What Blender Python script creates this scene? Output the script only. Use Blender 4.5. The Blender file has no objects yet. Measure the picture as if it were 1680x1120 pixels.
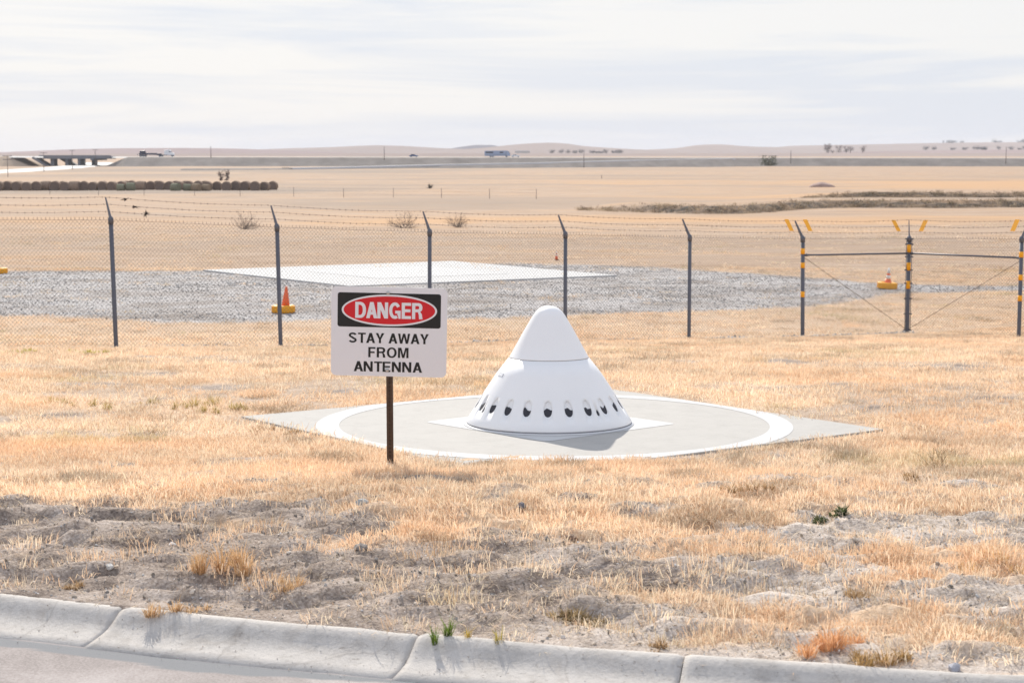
import bpy, bmesh, math, random
import numpy as np
from mathutils import Vector, Matrix, Quaternion

random.seed(7); RNG = np.random.default_rng(11)
SC = bpy.context.scene
COL = SC.collection
R = math.radians
F = 2784.0          # focal length in pixels of a 1680 px wide frame
ZC = 2.06           # camera height above the foot of the sign

# ------------------------------------------------------------------ camera
cd = bpy.data.cameras.new('camera'); cam = bpy.data.objects.new('camera', cd); COL.objects.link(cam)
cd.sensor_width = 36.0; cd.lens = F / 1680 * 36
cd.clip_start = 0.1; cd.clip_end = 40000
cam.location = (0, 0, ZC); cam.rotation_euler = (R(90) - math.atan(310 / F), 0, 0)
cd.dof.use_dof = True; cd.dof.focus_distance = 11.8; cd.dof.aperture_fstop = 6.0
SC.camera = cam

# ------------------------------------------------------------------ sky, sun, exposure
SUN_EL = 33.0; SUN_AZ = -13.0        # azimuth clockwise from +Y
W = bpy.data.worlds.new('World'); SC.world = W; W.use_nodes = True
wt = W.node_tree; wt.nodes.clear()
def wn(t): return wt.nodes.new(t)
wo = wn('ShaderNodeOutputWorld'); bg = wn('ShaderNodeBackground'); bg.inputs['Strength'].default_value = 0.1
sky = wn('ShaderNodeTexSky'); sky.sky_type = 'NISHITA'; sky.sun_disc = False
sky.sun_elevation = R(SUN_EL); sky.sun_rotation = R(SUN_AZ) % (2 * math.pi)
sky.air_density = 1.0; sky.dust_density = 2.0
tc = wn('ShaderNodeTexCoord'); mp = wn('ShaderNodeMapping'); mp.inputs['Scale'].default_value = (3.2, 3.2, 55)
wt.links.new(tc.outputs['Generated'], mp.inputs['Vector'])
n1 = wn('ShaderNodeTexNoise'); n1.inputs['Scale'].default_value = 1.0; n1.inputs['Detail'].default_value = 7; n1.inputs['Roughness'].default_value = .6; n1.inputs['Distortion'].default_value = .5
wt.links.new(mp.outputs['Vector'], n1.inputs['Vector'])
mp2 = wn('ShaderNodeMapping'); mp2.inputs['Scale'].default_value = (.7, .7, 9); mp2.inputs['Location'].default_value = (2.2, 8.8, 4.1)
wt.links.new(tc.outputs['Generated'], mp2.inputs['Vector'])
n2 = wn('ShaderNodeTexNoise'); n2.inputs['Scale'].default_value = 1.9; n2.inputs['Detail'].default_value = 3
wt.links.new(mp2.outputs['Vector'], n2.inputs['Vector'])
ad = wn('ShaderNodeMath'); ad.operation = 'MULTIPLY_ADD'; ad.inputs[1].default_value = 0.95
wt.links.new(n1.outputs['Fac'], ad.inputs[0]); wt.links.new(n2.outputs['Fac'], ad.inputs[2])
rp = wn('ShaderNodeValToRGB'); rp.color_ramp.elements[0].position = .84; rp.color_ramp.elements[1].position = 1.05
rp.color_ramp.elements[0].color = (.815, .865, .955, 1); rp.color_ramp.elements[1].color = (.985, .985, .985, 1)
wt.links.new(ad.outputs[0], rp.inputs['Fac'])
sc_ = wn('ShaderNodeVectorMath'); sc_.operation = 'SCALE'; sc_.inputs['Scale'].default_value = 3.9
wt.links.new(rp.outputs['Color'], sc_.inputs[0])
sz0 = wn('ShaderNodeSeparateXYZ'); wt.links.new(tc.outputs['Generated'], sz0.inputs[0])
veil = wn('ShaderNodeMapRange'); veil.interpolation_type = 'SMOOTHSTEP'; veil.inputs['From Min'].default_value = .0; veil.inputs['From Max'].default_value = .55; veil.inputs['To Min'].default_value = 0.; veil.inputs['To Max'].default_value = .5
wt.links.new(sz0.outputs['Z'], veil.inputs['Value'])      # the veil of cloud thins away from the horizon and lets blue through
blue = wn('ShaderNodeMix'); blue.data_type = 'RGBA'; blue.inputs[7].default_value = (3.0, 3.5, 4.6, 1)
wt.links.new(veil.outputs[0], blue.inputs['Factor']); wt.links.new(sc_.outputs['Vector'], blue.inputs[6])
mx = wn('ShaderNodeMix'); mx.data_type = 'RGBA'; mx.inputs['Factor'].default_value = 0.975
wt.links.new(sky.outputs['Color'], mx.inputs[6]); wt.links.new(blue.outputs[2], mx.inputs[7])
wt.links.new(mx.outputs[2], bg.inputs['Color']); wt.links.new(bg.outputs[0], wo.inputs[0])

sd = bpy.data.lights.new('sun', 'SUN'); sun = bpy.data.objects.new('sun', sd); COL.objects.link(sun)
sd.energy = 2.45; sd.angle = R(0.9); sd.color = (1, .93, .82)
a_, e_ = R(SUN_AZ), R(SUN_EL)
to_sun = Vector((math.sin(a_) * math.cos(e_), math.cos(a_) * math.cos(e_), math.sin(e_)))
sun.rotation_euler = (-to_sun).to_track_quat('-Z', 'Y').to_euler(); sun.location = (0, 0, 60)
vs = SC.view_settings; vs.view_transform = 'Standard'; vs.look = 'None'; vs.gamma = 1; vs.use_curve_mapping = False
vs.exposure = 1.2
SC.cycles.use_denoising = True
SC.cycles.max_bounces = 6; SC.cycles.transparent_max_bounces = 8; SC.cycles.volume_bounces = 1
SC.cycles.sample_clamp_indirect = 6

# ------------------------------------------------------------------ helpers: noise and terrain
def _hash(ix, iy, s):
    h = (ix * 374761393 + iy * 668265263 + s * 974634777) & 0xFFFFFFFF
    h = ((h ^ (h >> 13)) * 1274126177) & 0xFFFFFFFF
    return ((h ^ (h >> 16)) & 0xFFFF) / 65535.0
def vnoise(x, y, s=0):
    x = np.asarray(x, float); y = np.asarray(y, float)
    ix = np.floor(x).astype(np.int64); iy = np.floor(y).astype(np.int64)
    fx = x - ix; fy = y - iy; fx = fx * fx * (3 - 2 * fx); fy = fy * fy * (3 - 2 * fy)
    a = _hash(ix, iy, s); b = _hash(ix + 1, iy, s); c = _hash(ix, iy + 1, s); d = _hash(ix + 1, iy + 1, s)
    return (a * (1 - fx) + b * fx) * (1 - fy) + (c * (1 - fx) + d * fx) * fy
def fbm(x, y, s=0, o=4):
    t = 0; a = .5; n = 0
    for i in range(o):
        t = t + a * vnoise(x, y, s + i * 17); n += a; a *= .5; x = x * 2.03 + 5.7; y = y * 2.03 + 1.3
    return t / n
def sstep(a, b, x):
    t = np.clip((np.asarray(x, float) - a) / (b - a), 0, 1); return t * t * (3 - 2 * t)
def pchip(xk, yk):
    xk = np.array(xk, float); yk = np.array(yk, float); h = np.diff(xk); d = np.diff(yk) / h; m = np.zeros(len(xk))
    for i in range(1, len(xk) - 1):
        if d[i - 1] * d[i] > 0:
            w1 = 2 * h[i] + h[i - 1]; w2 = h[i] + 2 * h[i - 1]; m[i] = (w1 + w2) / (w1 / d[i - 1] + w2 / d[i])
    m[0] = d[0]; m[-1] = d[-1]
    def f(x):
        x = np.clip(np.asarray(x, float), xk[0], xk[-1]); i = np.clip(np.searchsorted(xk, x) - 1, 0, len(h) - 1)
        t = (x - xk[i]) / h[i]
        return ((1 + 2 * t) * (1 - t) ** 2) * yk[i] + t * (1 - t) ** 2 * h[i] * m[i] + t * t * (3 - 2 * t) * yk[i + 1] + t * t * (t - 1) * h[i] * m[i + 1]
    return f
H = pchip([-30, 0, 6.0, 7.2, 8.2, 9.25, 11.0, 11.6, 12.1, 13.3, 15.5, 17.5, 21, 25, 29.2, 33, 36.9, 38.6, 50, 62, 150, 300, 520, 800, 1000, 2000, 9000],
          [1.91, 1.91, 1.903, 1.893, 1.880, 1.864, 2.062, 2.094, 2.112, 2.138, 2.182, 2.29, 2.52, 2.93, 3.38, 3.69, 4.0, 4.07, 4.1, 4.2, 5.1, 6.6, 7.0, 7.3, 7.2, 5.0, 3.0])
def curb_y(x): x = np.clip(x, -7, 5.6); return 6.457 - .282 * x + .0241 * x * x
def curb_n(x):       # unit normal towards the lawn
    s = -.282 + .0482 * x; l = math.hypot(1, s); return (-s / l, 1 / l)
CURB_W = .335; PADK = 1.857
def bank1(x): return 161 - 22 * np.exp(-((x - 16) / 9.) ** 2) * 1.0 + .0 * x + 2.5 * (fbm(x * .15, x * 0, 3) - .5) + np.clip(x - 30, 0, 60) * .0
def bank2(x): return 193 + 3 * (fbm(x * .12, x * 0 + 9, 5) - .5)
def dirt_mask(x, y):
    x = np.asarray(x, float); y = np.asarray(y, float)
    edge = 8.85 - .05 * x + 1.0 * (fbm(x * .8 + 4, y * .3, 41, 3) - .5)
    near = 1 - sstep(edge - .5, edge + .75, y); left = sstep(.2, -1.3, x)
    n = .45 * fbm(x * 2.6, y * 4.2, 21, 3) + .55 * fbm(x * .9, y * 1.3, 31, 3)
    thr = .66 - .20 * near - .16 * near * left
    n = n + .22 * np.exp(-((x - .35) / .55) ** 2 - ((y - 7.5) / .26) ** 2) + .2 * np.exp(-((x - 1.1) / .5) ** 2 - ((y - 7.15) / .22) ** 2) + .16 * np.exp(-((x - 2.0) / .4) ** 2 - ((y - 7.2) / .3) ** 2)
    m = sstep(thr - .05, thr + .05, n) * sstep(0, .2, near)
    d2 = sstep(.57, .68, fbm(x * .55, y * .8, 51, 3)) * .6 * (1 - near) + sstep(.6, .68, fbm(x * 1.9, y * 2.6, 55, 3)) * .5 * (1 - near)
    return np.clip(m + d2 * sstep(40, 26, y), 0, 1)
def terrain(x, y, micro=True):
    x = np.asarray(x, float); y = np.asarray(y, float)
    h = H(y)
    z = ZC - h
    z = z + .05 * (fbm(x * .35, y * .35, 1, 3) - .5) * sstep(12, 18, y) * sstep(16, 20, y)
    z = z + .5 * (fbm(x * .03, y * .03, 2, 3) - .5) * sstep(70, 120, y)
    a1 = sstep(5, 13, x) * sstep(240, 150, x); b1 = bank1(x)
    z = z + .62 * a1 * sstep(-1.2, 1.0, y - b1) * (1 - sstep(12, 50, y - b1))
    a2 = sstep(30, 42, x) * sstep(260, 170, x); b2 = bank2(x)
    z = z + .75 * a2 * sstep(-1.5, 1.2, y - b2) * (1 - sstep(14, 60, y - b2))
    if micro:
        k = sstep(13, 9.5, y)
        z = z + k * (.055 * (fbm(x * 2.0, y * 2.6, 61, 3) - .5) + .075 * (fbm(x * 6.5, y * 8.5, 71, 3) - .5)) * sstep(-.02, .25, y - curb_y(x))
        z = z + .05 * (fbm(x * 1.3, y * 1.3, 81, 3) - .5) * sstep(16, 19, y) * sstep(60, 35, y)
        kk = sstep(10.2, 8.8, y) * sstep(.05, .35, y - curb_y(x))
        z = z + kk * (.011 * (sstep(.45, .51, fbm(x * 1.1 + 3, y * 2.9, 301, 3)) - .5) + .021 * (sstep(.47, .53, fbm(x * 2.7, y * 6.2, 311, 3)) - .5) + .022 * (sstep(.46, .52, fbm(x * 6, y * 12, 321, 2)) - .5))
    # cut away under the kerb and road
    s = (y - curb_y(x))
    z = np.where(s < 0, z - .16 * sstep(-.03, -.12, s) - .05 * sstep(-.1, -.3, s), z)
    return z
def zt(x, y): return float(terrain(np.array([x]), np.array([y]))[0])
def px2w(px, py, y0=4.0, y1=1200.0):
    """world point on the ground that the photograph shows at (px, py)"""
    ys = np.exp(np.linspace(math.log(y0), math.log(y1), 4000)); rx_, rh = ray(px, py); xs = rx_ * ys
    low = (ZC - terrain(xs, ys, False)) / ys <= rh
    i = int(np.argmax(low)) if low.any() else len(ys) - 1
    return float(xs[i]), float(ys[i]), zt(xs[i], ys[i])
PIT = math.atan(310 / F)
def ray(px, py):
    v = (560 - py) / F; den = math.cos(PIT) + v * math.sin(PIT); return (px - 840) / F / den, (math.sin(PIT) - v * math.cos(PIT)) / den
def at(px, d, py=258): return ray(px, py)[0] * d
def zrow(py, d): return ZC - ray(840, py)[1] * d

# ------------------------------------------------------------------ helpers: materials
MATS = {}
class NT:
    def __init__(s, name):
        s.m = bpy.data.materials.new(name); s.m.use_nodes = True; s.t = s.m.node_tree; s.t.nodes.clear(); s.o = s.n('ShaderNodeOutputMaterial')
    def n(s, t, **k):
        q = s.t.nodes.new(t)
        for a, b in k.items(): setattr(q, a, b)
        return q
    def l(s, a, b): s.t.links.new(a, b)
    def noise(s, scale, detail=4, rough=.55, vec=None, dist=0):
        q = s.n('ShaderNodeTexNoise'); q.inputs['Scale'].default_value = scale; q.inputs['Detail'].default_value = detail; q.inputs['Roughness'].default_value = rough; q.inputs['Distortion'].default_value = dist
        if vec is not None: s.l(vec, q.inputs['Vector'])
        return q.outputs['Fac']
    def ramp(s, fac, stops):
        q = s.n('ShaderNodeValToRGB'); e = q.color_ramp.elements
        while len(e) < len(stops): e.new(.5)
        for i, (p, c) in enumerate(stops): e[i].position = p; e[i].color = (*c, 1) if len(c) == 3 else c
        s.l(fac, q.inputs['Fac']); return q.outputs['Color']
    def mix(s, fac, a, b, mode='MIX'):
        q = s.n('ShaderNodeMix', data_type='RGBA', blend_type=mode)
        for v, i in ((fac, 0), (a, 6), (b, 7)):
            if isinstance(v, (int, float)): q.inputs[i].default_value = v
            elif isinstance(v, tuple): q.inputs[i].default_value = (*v, 1)
            else: s.l(v, q.inputs[i])
        return q.outputs[2]
    def math(s, op, a, b=None, clamp=False):
        q = s.n('ShaderNodeMath', operation=op, use_clamp=clamp)
        for v, i in ((a, 0), (b, 1)):
            if v is None: continue
            if isinstance(v, (int, float)): q.inputs[i].default_value = v
            else: s.l(v, q.inputs[i])
        return q.outputs[0]
    def mapped(s, scale=(1, 1, 1), src='Object'):
        t = s.n('ShaderNodeTexCoord'); q = s.n('ShaderNodeMapping'); q.inputs['Scale'].default_value = scale; s.l(t.outputs[src], q.inputs['Vector']); return q.outputs['Vector']
    def bump(s, hgt, strength=.3, dist=.01):
        q = s.n('ShaderNodeBump'); q.inputs['Strength'].default_value = strength; q.inputs['Distance'].default_value = dist; s.l(hgt, q.inputs['Height']); return q.outputs['Normal']
    def bsdf(s, col, rough=.7, metal=0, normal=None, spec=.5):
        b = s.n('ShaderNodeBsdfPrincipled'); b.inputs['Metallic'].default_value = metal; b.inputs['Specular IOR Level'].default_value = spec
        if isinstance(rough, (int, float)): b.inputs['Roughness'].default_value = rough
        else: s.l(rough, b.inputs['Roughness'])
        if isinstance(col, tuple): b.inputs['Base Color'].default_value = (*col, 1)
        else: s.l(col, b.inputs['Base Color'])
        if normal is not None: s.l(normal, b.inputs['Normal'])
        s.l(b.outputs[0], s.o.inputs['Surface']); return b
def simple(name, col, rough=.6, metal=0, var=.12, scale=6, bump=.0, spec=.5):
    """a painted / weathered surface: base colour with soft mottling"""
    if name in MATS: return MATS[name]
    n = NT(name); v = n.mapped(); f = n.noise(scale, 5, .6, v)
    c = n.mix(f, tuple(max(0, k * (1 - var)) for k in col), tuple(min(1, k * (1 + var)) for k in col))
    nm = n.bump(n.noise(scale * 7, 3, .6, v), bump, .01) if bump else None
    n.bsdf(c, rough, metal, nm, spec); MATS[name] = n.m; return n.m

# ------------------------------------------------------------------ helpers: objects
def mesh_from(name, V, Fc):
    m = bpy.data.meshes.new(name); m.from_pydata([tuple(v) for v in V], [], [tuple(f) for f in Fc]); m.update(); return m
def obj(name, me, mat=None, parent=None, loc=(0, 0, 0), rot=(0, 0, 0), smooth=False):
    if isinstance(me, bmesh.types.BMesh):
        b = me; me = bpy.data.meshes.new(name); b.normal_update(); b.to_mesh(me); b.free()
    o = bpy.data.objects.new(name, me); COL.objects.link(o); o.location = loc; o.rotation_euler = rot
    if mat is not None and not me.materials: me.materials.append(mat)
    if smooth: me.polygons.foreach_set('use_smooth', [True] * len(me.polygons))
    if parent is not None: o.parent = parent
    return o
def tag(o, label, cat, group=None):
    o['label'] = label; o['category'] = cat
    if group: o['group'] = group
    return o
def thing(name, label, cat, loc=(0, 0, 0), rz=0, group=None):
    o = bpy.data.objects.new(name, None); COL.objects.link(o); o.location = loc; o.rotation_euler = (0, 0, rz); o.empty_display_size = .2
    return tag(o, label, cat, group)
def struct(o): o['kind'] = 'structure'; return o
def stuff(o): o['kind'] = 'stuff'; return o
def dup(root, loc, rz=0, label=None, group=None):
    r = root.copy(); COL.objects.link(r); r.location = loc; r.rotation_euler = (0, 0, rz)
    if label: r['label'] = label
    if group: r['group'] = group
    for ch in list(root.children):
        c = ch.copy(); COL.objects.link(c); c.parent = r
        for g in list(ch.children):
            d = g.copy(); COL.objects.link(d); d.parent = c
    return r
def bx(bm, c, s, bevel=0, rot=None):
    ret = bmesh.ops.create_cube(bm, size=1); vs_ = ret['verts']
    M = Matrix.Translation(c) @ (rot.to_4x4() if rot is not None else Matrix.Identity(4)) @ Matrix.Diagonal((*s, 1))
    bmesh.ops.transform(bm, matrix=M, verts=vs_)
    if bevel:
        ed = list({e for v in vs_ for e in v.link_edges}); bmesh.ops.bevel(bm, geom=ed, offset=bevel, segments=2, affect='EDGES', profile=.5)
    return bm
def tube(bm, pts, r, seg=8, caps=True):
    """sweep a round section along a polyline; r is a number or one per point"""
    pts = [Vector(p) for p in pts]; n = len(pts); rr = r if isinstance(r, (list, tuple)) else [r] * n
    rings = []; up = None
    for i, p in enumerate(pts):
        t = (pts[min(i + 1, n - 1)] - pts[max(i - 1, 0)]).normalized()
        if up is None: up = t.orthogonal().normalized()
        else: up = (up - t * up.dot(t)).normalized()
        s = t.cross(up)
        rings.append([bm.verts.new(p + (up * math.cos(2 * math.pi * k / seg) + s * math.sin(2 * math.pi * k / seg)) * rr[i]) for k in range(seg)])
    for a, b in zip(rings, rings[1:]):
        for k in range(seg): bm.faces.new((a[k], a[(k + 1) % seg], b[(k + 1) % seg], b[k])).smooth = True
    if caps: bm.faces.new(rings[0][::-1]); bm.faces.new(rings[-1])
    return bm
def lathe(bm, prof, seg=48, cap_bottom=True):
    rings = []
    for r, z in prof:
        if r < 1e-6: rings.append([bm.verts.new((0, 0, z))])
        else: rings.append([bm.verts.new((r * math.cos(2 * math.pi * k / seg), r * math.sin(2 * math.pi * k / seg), z)) for k in range(seg)])
    for a, b in zip(rings, rings[1:]):
        for k in range(seg):
            k2 = (k + 1) % seg
            if len(a) == 1: f = (a[0], b[k2], b[k])
            elif len(b) == 1: f = (a[k], a[k2], b[0])
            else: f = (a[k], a[k2], b[k2], b[k])
            bm.faces.new(f).smooth = True
    if cap_bottom and len(rings[0]) > 1: bm.faces.new(rings[0][::-1])
    if cap_bottom and len(rings[-1]) > 1: bm.faces.new(rings[-1])
    return bm
def prism(bm, outline, y0, y1):
    """outline in (x, z), pulled through y0..y1"""
    a = [bm.verts.new((x, y0, z)) for x, z in outline]; b = [bm.verts.new((x, y1, z)) for x, z in outline]
    n = len(a); bm.faces.new(a); bm.faces.new(b[::-1])
    for k in range(n): bm.faces.new((a[(k + 1) % n], a[k], b[k], b[(k + 1) % n]))
    bmesh.ops.recalc_face_normals(bm, faces=bm.faces); return bm
B = bmesh.new

# ================================================================== SETTING: GROUND
def ground_material():
    n = NT('prairie_ground'); v = n.mapped()
    at_ = n.n('ShaderNodeAttribute', attribute_name='mask'); sp = n.n('ShaderNodeSeparateColor'); n.l(at_.outputs['Color'], sp.inputs[0])
    at2 = n.n('ShaderNodeAttribute', attribute_name='tone'); s2 = n.n('ShaderNodeSeparateColor'); n.l(at2.outputs['Color'], s2.inputs[0])
    fine = n.noise(26, 6, .7, v); mid = n.noise(3.1, 5, .6, v); clod = n.noise(70, 4, .65, v)
    straw = n.ramp(fine, [(.28, (.36, .245, .16)), (.5, (.62, .45, .31)), (.72, (.77, .61, .46))])
    far = n.ramp(n.noise(.55, 6, .62, n.mapped((.35, 1.6, 1)), .3), [(.3, (.29, .195, .13)), (.5, (.375, .268, .19)), (.7, (.44, .335, .255))])
    straw = n.mix(s2.outputs[0], straw, far)
    straw = n.mix(n.math('MULTIPLY', s2.outputs[1], .75), straw, (.50, .30, .155))        # rust coloured grass belts
    straw = n.mix(n.math('MULTIPLY', s2.outputs[2], .85), straw, (.24, .195, .16))       # greyer fallow belts
    dirt = n.ramp(n.math('ADD', n.math('MULTIPLY', clod, .55), n.math('MULTIPLY', mid, .45)), [(.34, (.095, .072, .06)), (.5, (.31, .25, .21)), (.66, (.55, .475, .42))])
    pale = n.ramp(n.math('ADD', n.math('MULTIPLY', clod, .6), n.math('MULTIPLY', mid, .4)), [(.34, (.24, .19, .155)), (.5, (.50, .43, .375)), (.66, (.70, .635, .58))])
    dirt = n.mix(at_.outputs['Alpha'], dirt, pale); dirt = n.mix(n.math('MULTIPLY', n.ramp(n.noise(9, 5, .7, v, .8), [(.52, (0, 0, 0)), (.66, (1, 1, 1))]), .6), dirt, (.12, .092, .075))  # scattered dark patches: shade of small hollows put into the soil colour
    vo = n.n('ShaderNodeTexVoronoi'); vo.inputs['Scale'].default_value = 24; n.l(v, vo.inputs['Vector'])
    vs2 = n.n('ShaderNodeSeparateColor'); n.l(vo.outputs['Color'], vs2.inputs[0])
    grav = n.ramp(n.math('ADD', n.math('MULTIPLY', vs2.outputs[0], .7), n.math('MULTIPLY', mid, .3)), [(.15, (.15, .14, .14)), (.45, (.36, .34, .335)), (.85, (.58, .56, .55))])
    dark = n.ramp(n.noise(1.4, 6, .7, v), [(.3, (.018, .016, .016)), (.55, (.06, .052, .046)), (.78, (.26, .19, .13))])  # bank faces: dark soil, with their shade put into the colour
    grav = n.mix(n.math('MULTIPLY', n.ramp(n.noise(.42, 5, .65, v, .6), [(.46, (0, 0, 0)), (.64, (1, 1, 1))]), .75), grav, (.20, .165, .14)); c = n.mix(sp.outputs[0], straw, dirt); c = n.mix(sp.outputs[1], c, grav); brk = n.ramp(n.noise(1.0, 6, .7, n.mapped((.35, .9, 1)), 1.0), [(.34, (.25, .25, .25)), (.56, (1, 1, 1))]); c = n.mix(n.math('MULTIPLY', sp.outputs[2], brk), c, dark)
    hgt = n.math('ADD', n.math('MULTIPLY', clod, .6), fine)
    n.bsdf(c, .95, 0, n.bump(hgt, .55, .02), .15); return n.m
ys = [-30, -20, -12, -6, -2, 1, 3, 4.5]; y = 5.2
while y < 9500: ys.append(y); y += max(.03, .0078 * y) if y > 10 else .03
xs = list(np.arange(-4, 4.001, .055)); s = 4.0; dx = .055
pos = []
while s < 9500: dx = .055 + .04 * (s - 4); s += dx; pos.append(s)
xs = np.array([-p for p in pos[::-1]] + xs + pos); ys = np.array(ys)
X, Y = np.meshgrid(xs, ys); Z = terrain(X, Y)
nx, ny = len(xs), len(ys)
me = bpy.data.meshes.new('ground'); me.vertices.add(nx * ny)
me.vertices.foreach_set('co', np.stack([X, Y, Z], -1).astype(np.float32).ravel())
idx = np.arange(nx * ny).reshape(ny, nx)
q = np.stack([idx[:-1, :-1], idx[:-1, 1:], idx[1:, 1:], idx[1:, :-1]], -1).reshape(-1, 4)
me.loops.add(q.size); me.loops.foreach_set('vertex_index', q.ravel().astype(np.int32))
me.polygons.add(len(q)); me.polygons.foreach_set('loop_start', (np.arange(len(q)) * 4).astype(np.int32))
me.polygons.foreach_set('use_smooth', np.ones(len(q), bool)); me.update(calc_edges=True)

FENCE0 = np.array([-6.857, 29.2]); FDIR = np.array([2.641, 1.532])     # first post in view and the step to the next
def fence_dist(x, y):                                                    # signed distance to the fence line, + beyond it
    nrm = np.array([-FDIR[1], FDIR[0]]) / np.hypot(*FDIR); return (x - FENCE0[0]) * nrm[0] + (y - FENCE0[1]) * nrm[1]
def gravel_mask(x, y):
    w = 3.0 * (fbm(x * .22, y * .22, 91, 3) - .5)
    low = np.interp(x, [-40, -12, -8, -4, 0, 6, 8.6, 11, 14, 30], [42.8, 42.5, 40.3, 41.3, 42.2, 44.0, 45.5, 49.5, 50.6, 51.5])
    hi = np.interp(x, [-40, -12, 0, 5, 9, 11.5, 14, 30], [58.5, 60.5, 65.5, 62, 58, 54, 52.6, 52.6])
    g = sstep(-.5, .5, y - low - w * .35) * sstep(-.8, .8, hi - y - w * .5)
    d = fence_dist(x, y)
    return np.maximum(g, sstep(.16, .08, np.abs(d + .05) - .12 * fbm(x * 3, y * 3, 97, 2)) * (x < 9.2) * .9)
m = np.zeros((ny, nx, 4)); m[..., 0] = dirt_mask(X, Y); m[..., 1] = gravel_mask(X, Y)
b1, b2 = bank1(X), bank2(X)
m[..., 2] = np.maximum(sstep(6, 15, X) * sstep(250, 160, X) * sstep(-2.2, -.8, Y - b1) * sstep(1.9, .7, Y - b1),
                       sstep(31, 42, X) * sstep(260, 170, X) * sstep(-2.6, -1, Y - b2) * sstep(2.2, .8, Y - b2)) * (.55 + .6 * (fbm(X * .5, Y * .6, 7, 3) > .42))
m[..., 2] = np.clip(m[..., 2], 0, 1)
m[..., 3] = sstep(.2, 1.0, X + 1.6 * (fbm(X * 1.4, Y * 2, 13, 3) - .5) - .1 * (Y - 7.5)) * sstep(11, 8.7, Y)
t = np.zeros((ny, nx, 4)); t[..., 3] = 1
t[..., 0] = sstep(24, 60, Y)
band = lambda c, w: np.exp(-((Y - c) / w) ** 2)
nb = fbm(X * .018, Y * .012, 101, 4); nb2 = fbm(X * .05, Y * .05, 111, 3)
t[..., 1] = np.clip((band(122, 10) * sstep(-40, 20, X) + band(235, 30) * sstep(-10, 40, X) + band(360, 60) * sstep(-20, 60, X) + band(115, 8) * sstep(0, -10, X) * .6) * sstep(.30, .62, nb * .6 + nb2 * .4) * 1.3, 0, 1)
t[..., 2] = np.clip((band(300, 38) * sstep(30, -40, X) * .8 + band(190, 14) * sstep(20, -10, X) * .25 + sstep(420, 560, Y) * sstep(140, -60, X) * .9 * sstep(-260, -170, X) + band(84, 9) * .3) * sstep(.30, .62, nb), 0, 1)
t[..., 2] = np.clip(t[..., 2] + .55 * sstep(.50, .66, fbm(X * .02, Y * .045, 131, 4)) * sstep(70, 110, Y) * sstep(600, 400, Y), 0, 1)
t[..., 1] = np.clip(t[..., 1] + .45 * sstep(.52, .7, fbm(X * .22, Y * .4, 121, 4)) * sstep(16, 22, Y), 0, 1)
for nm, arr in (('mask', m), ('tone', t)):
    ca = me.color_attributes.new(nm, 'FLOAT_COLOR', 'POINT'); ca.data.foreach_set('color', arr.astype(np.float32).ravel())
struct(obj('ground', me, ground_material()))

# ------------------------------------------------------------------ road and kerb
def asphalt():
    n = NT('worn_asphalt'); v = n.mapped(); a = n.noise(90, 5, .7, v); b = n.noise(2.2, 5, .6, v, .6)
    c = n.ramp(n.math('ADD', n.math('MULTIPLY', a, .45), n.math('MULTIPLY', b, .55)), [(.34, (.17, .148, .14)), (.5, (.33, .292, .278)), (.64, (.45, .41, .395))])
    at_ = n.n('ShaderNodeAttribute', attribute_name='seal'); c = n.mix(at_.outputs['Fac'], c, (.20, .205, .215))
    n.bsdf(c, .9, 0, n.bump(a, .5, .006), .25); return n.m
ROAD_Z = ZC - 1.984
rx = np.linspace(-7, 5.6, 190); rows = np.concatenate([np.linspace(0, .5, 26), np.linspace(.6, 12, 30)])
V = []; seal = []
for x in rx:
    nxn, nyn = curb_n(x); yc = float(curb_y(x))
    for r in rows:
        px_, py_ = x - nxn * (CURB_W - .012 + r), yc - nyn * (CURB_W - .012 + r)
        V.append((px_, py_, ROAD_Z + .012 * (float(fbm(px_ * .8, py_ * .8, 5, 3)) - .5) + .01 * min(r, 1)))
        w = .05 + .22 * max(0, float(fbm(px_ * 1.1, 3.3, 77, 2)) - .38) + .05 * (float(fbm(px_ * 6, py_ * 6, 79, 2)) - .5)
        seal.append(1.0 if (.008 < r < w) else 0.)
nr = len(rows); Fc = [(i * nr + j, i * nr + j + 1, (i + 1) * nr + j + 1, (i + 1) * nr + j) for i in range(len(rx) - 1) for j in range(nr - 1)]
me = mesh_from('road', V, [f[::-1] for f in Fc]); ca = me.attributes.new('seal', 'FLOAT', 'POINT'); ca.data.foreach_set('value', seal)
struct(obj('road', me, asphalt(), smooth=True))

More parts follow.
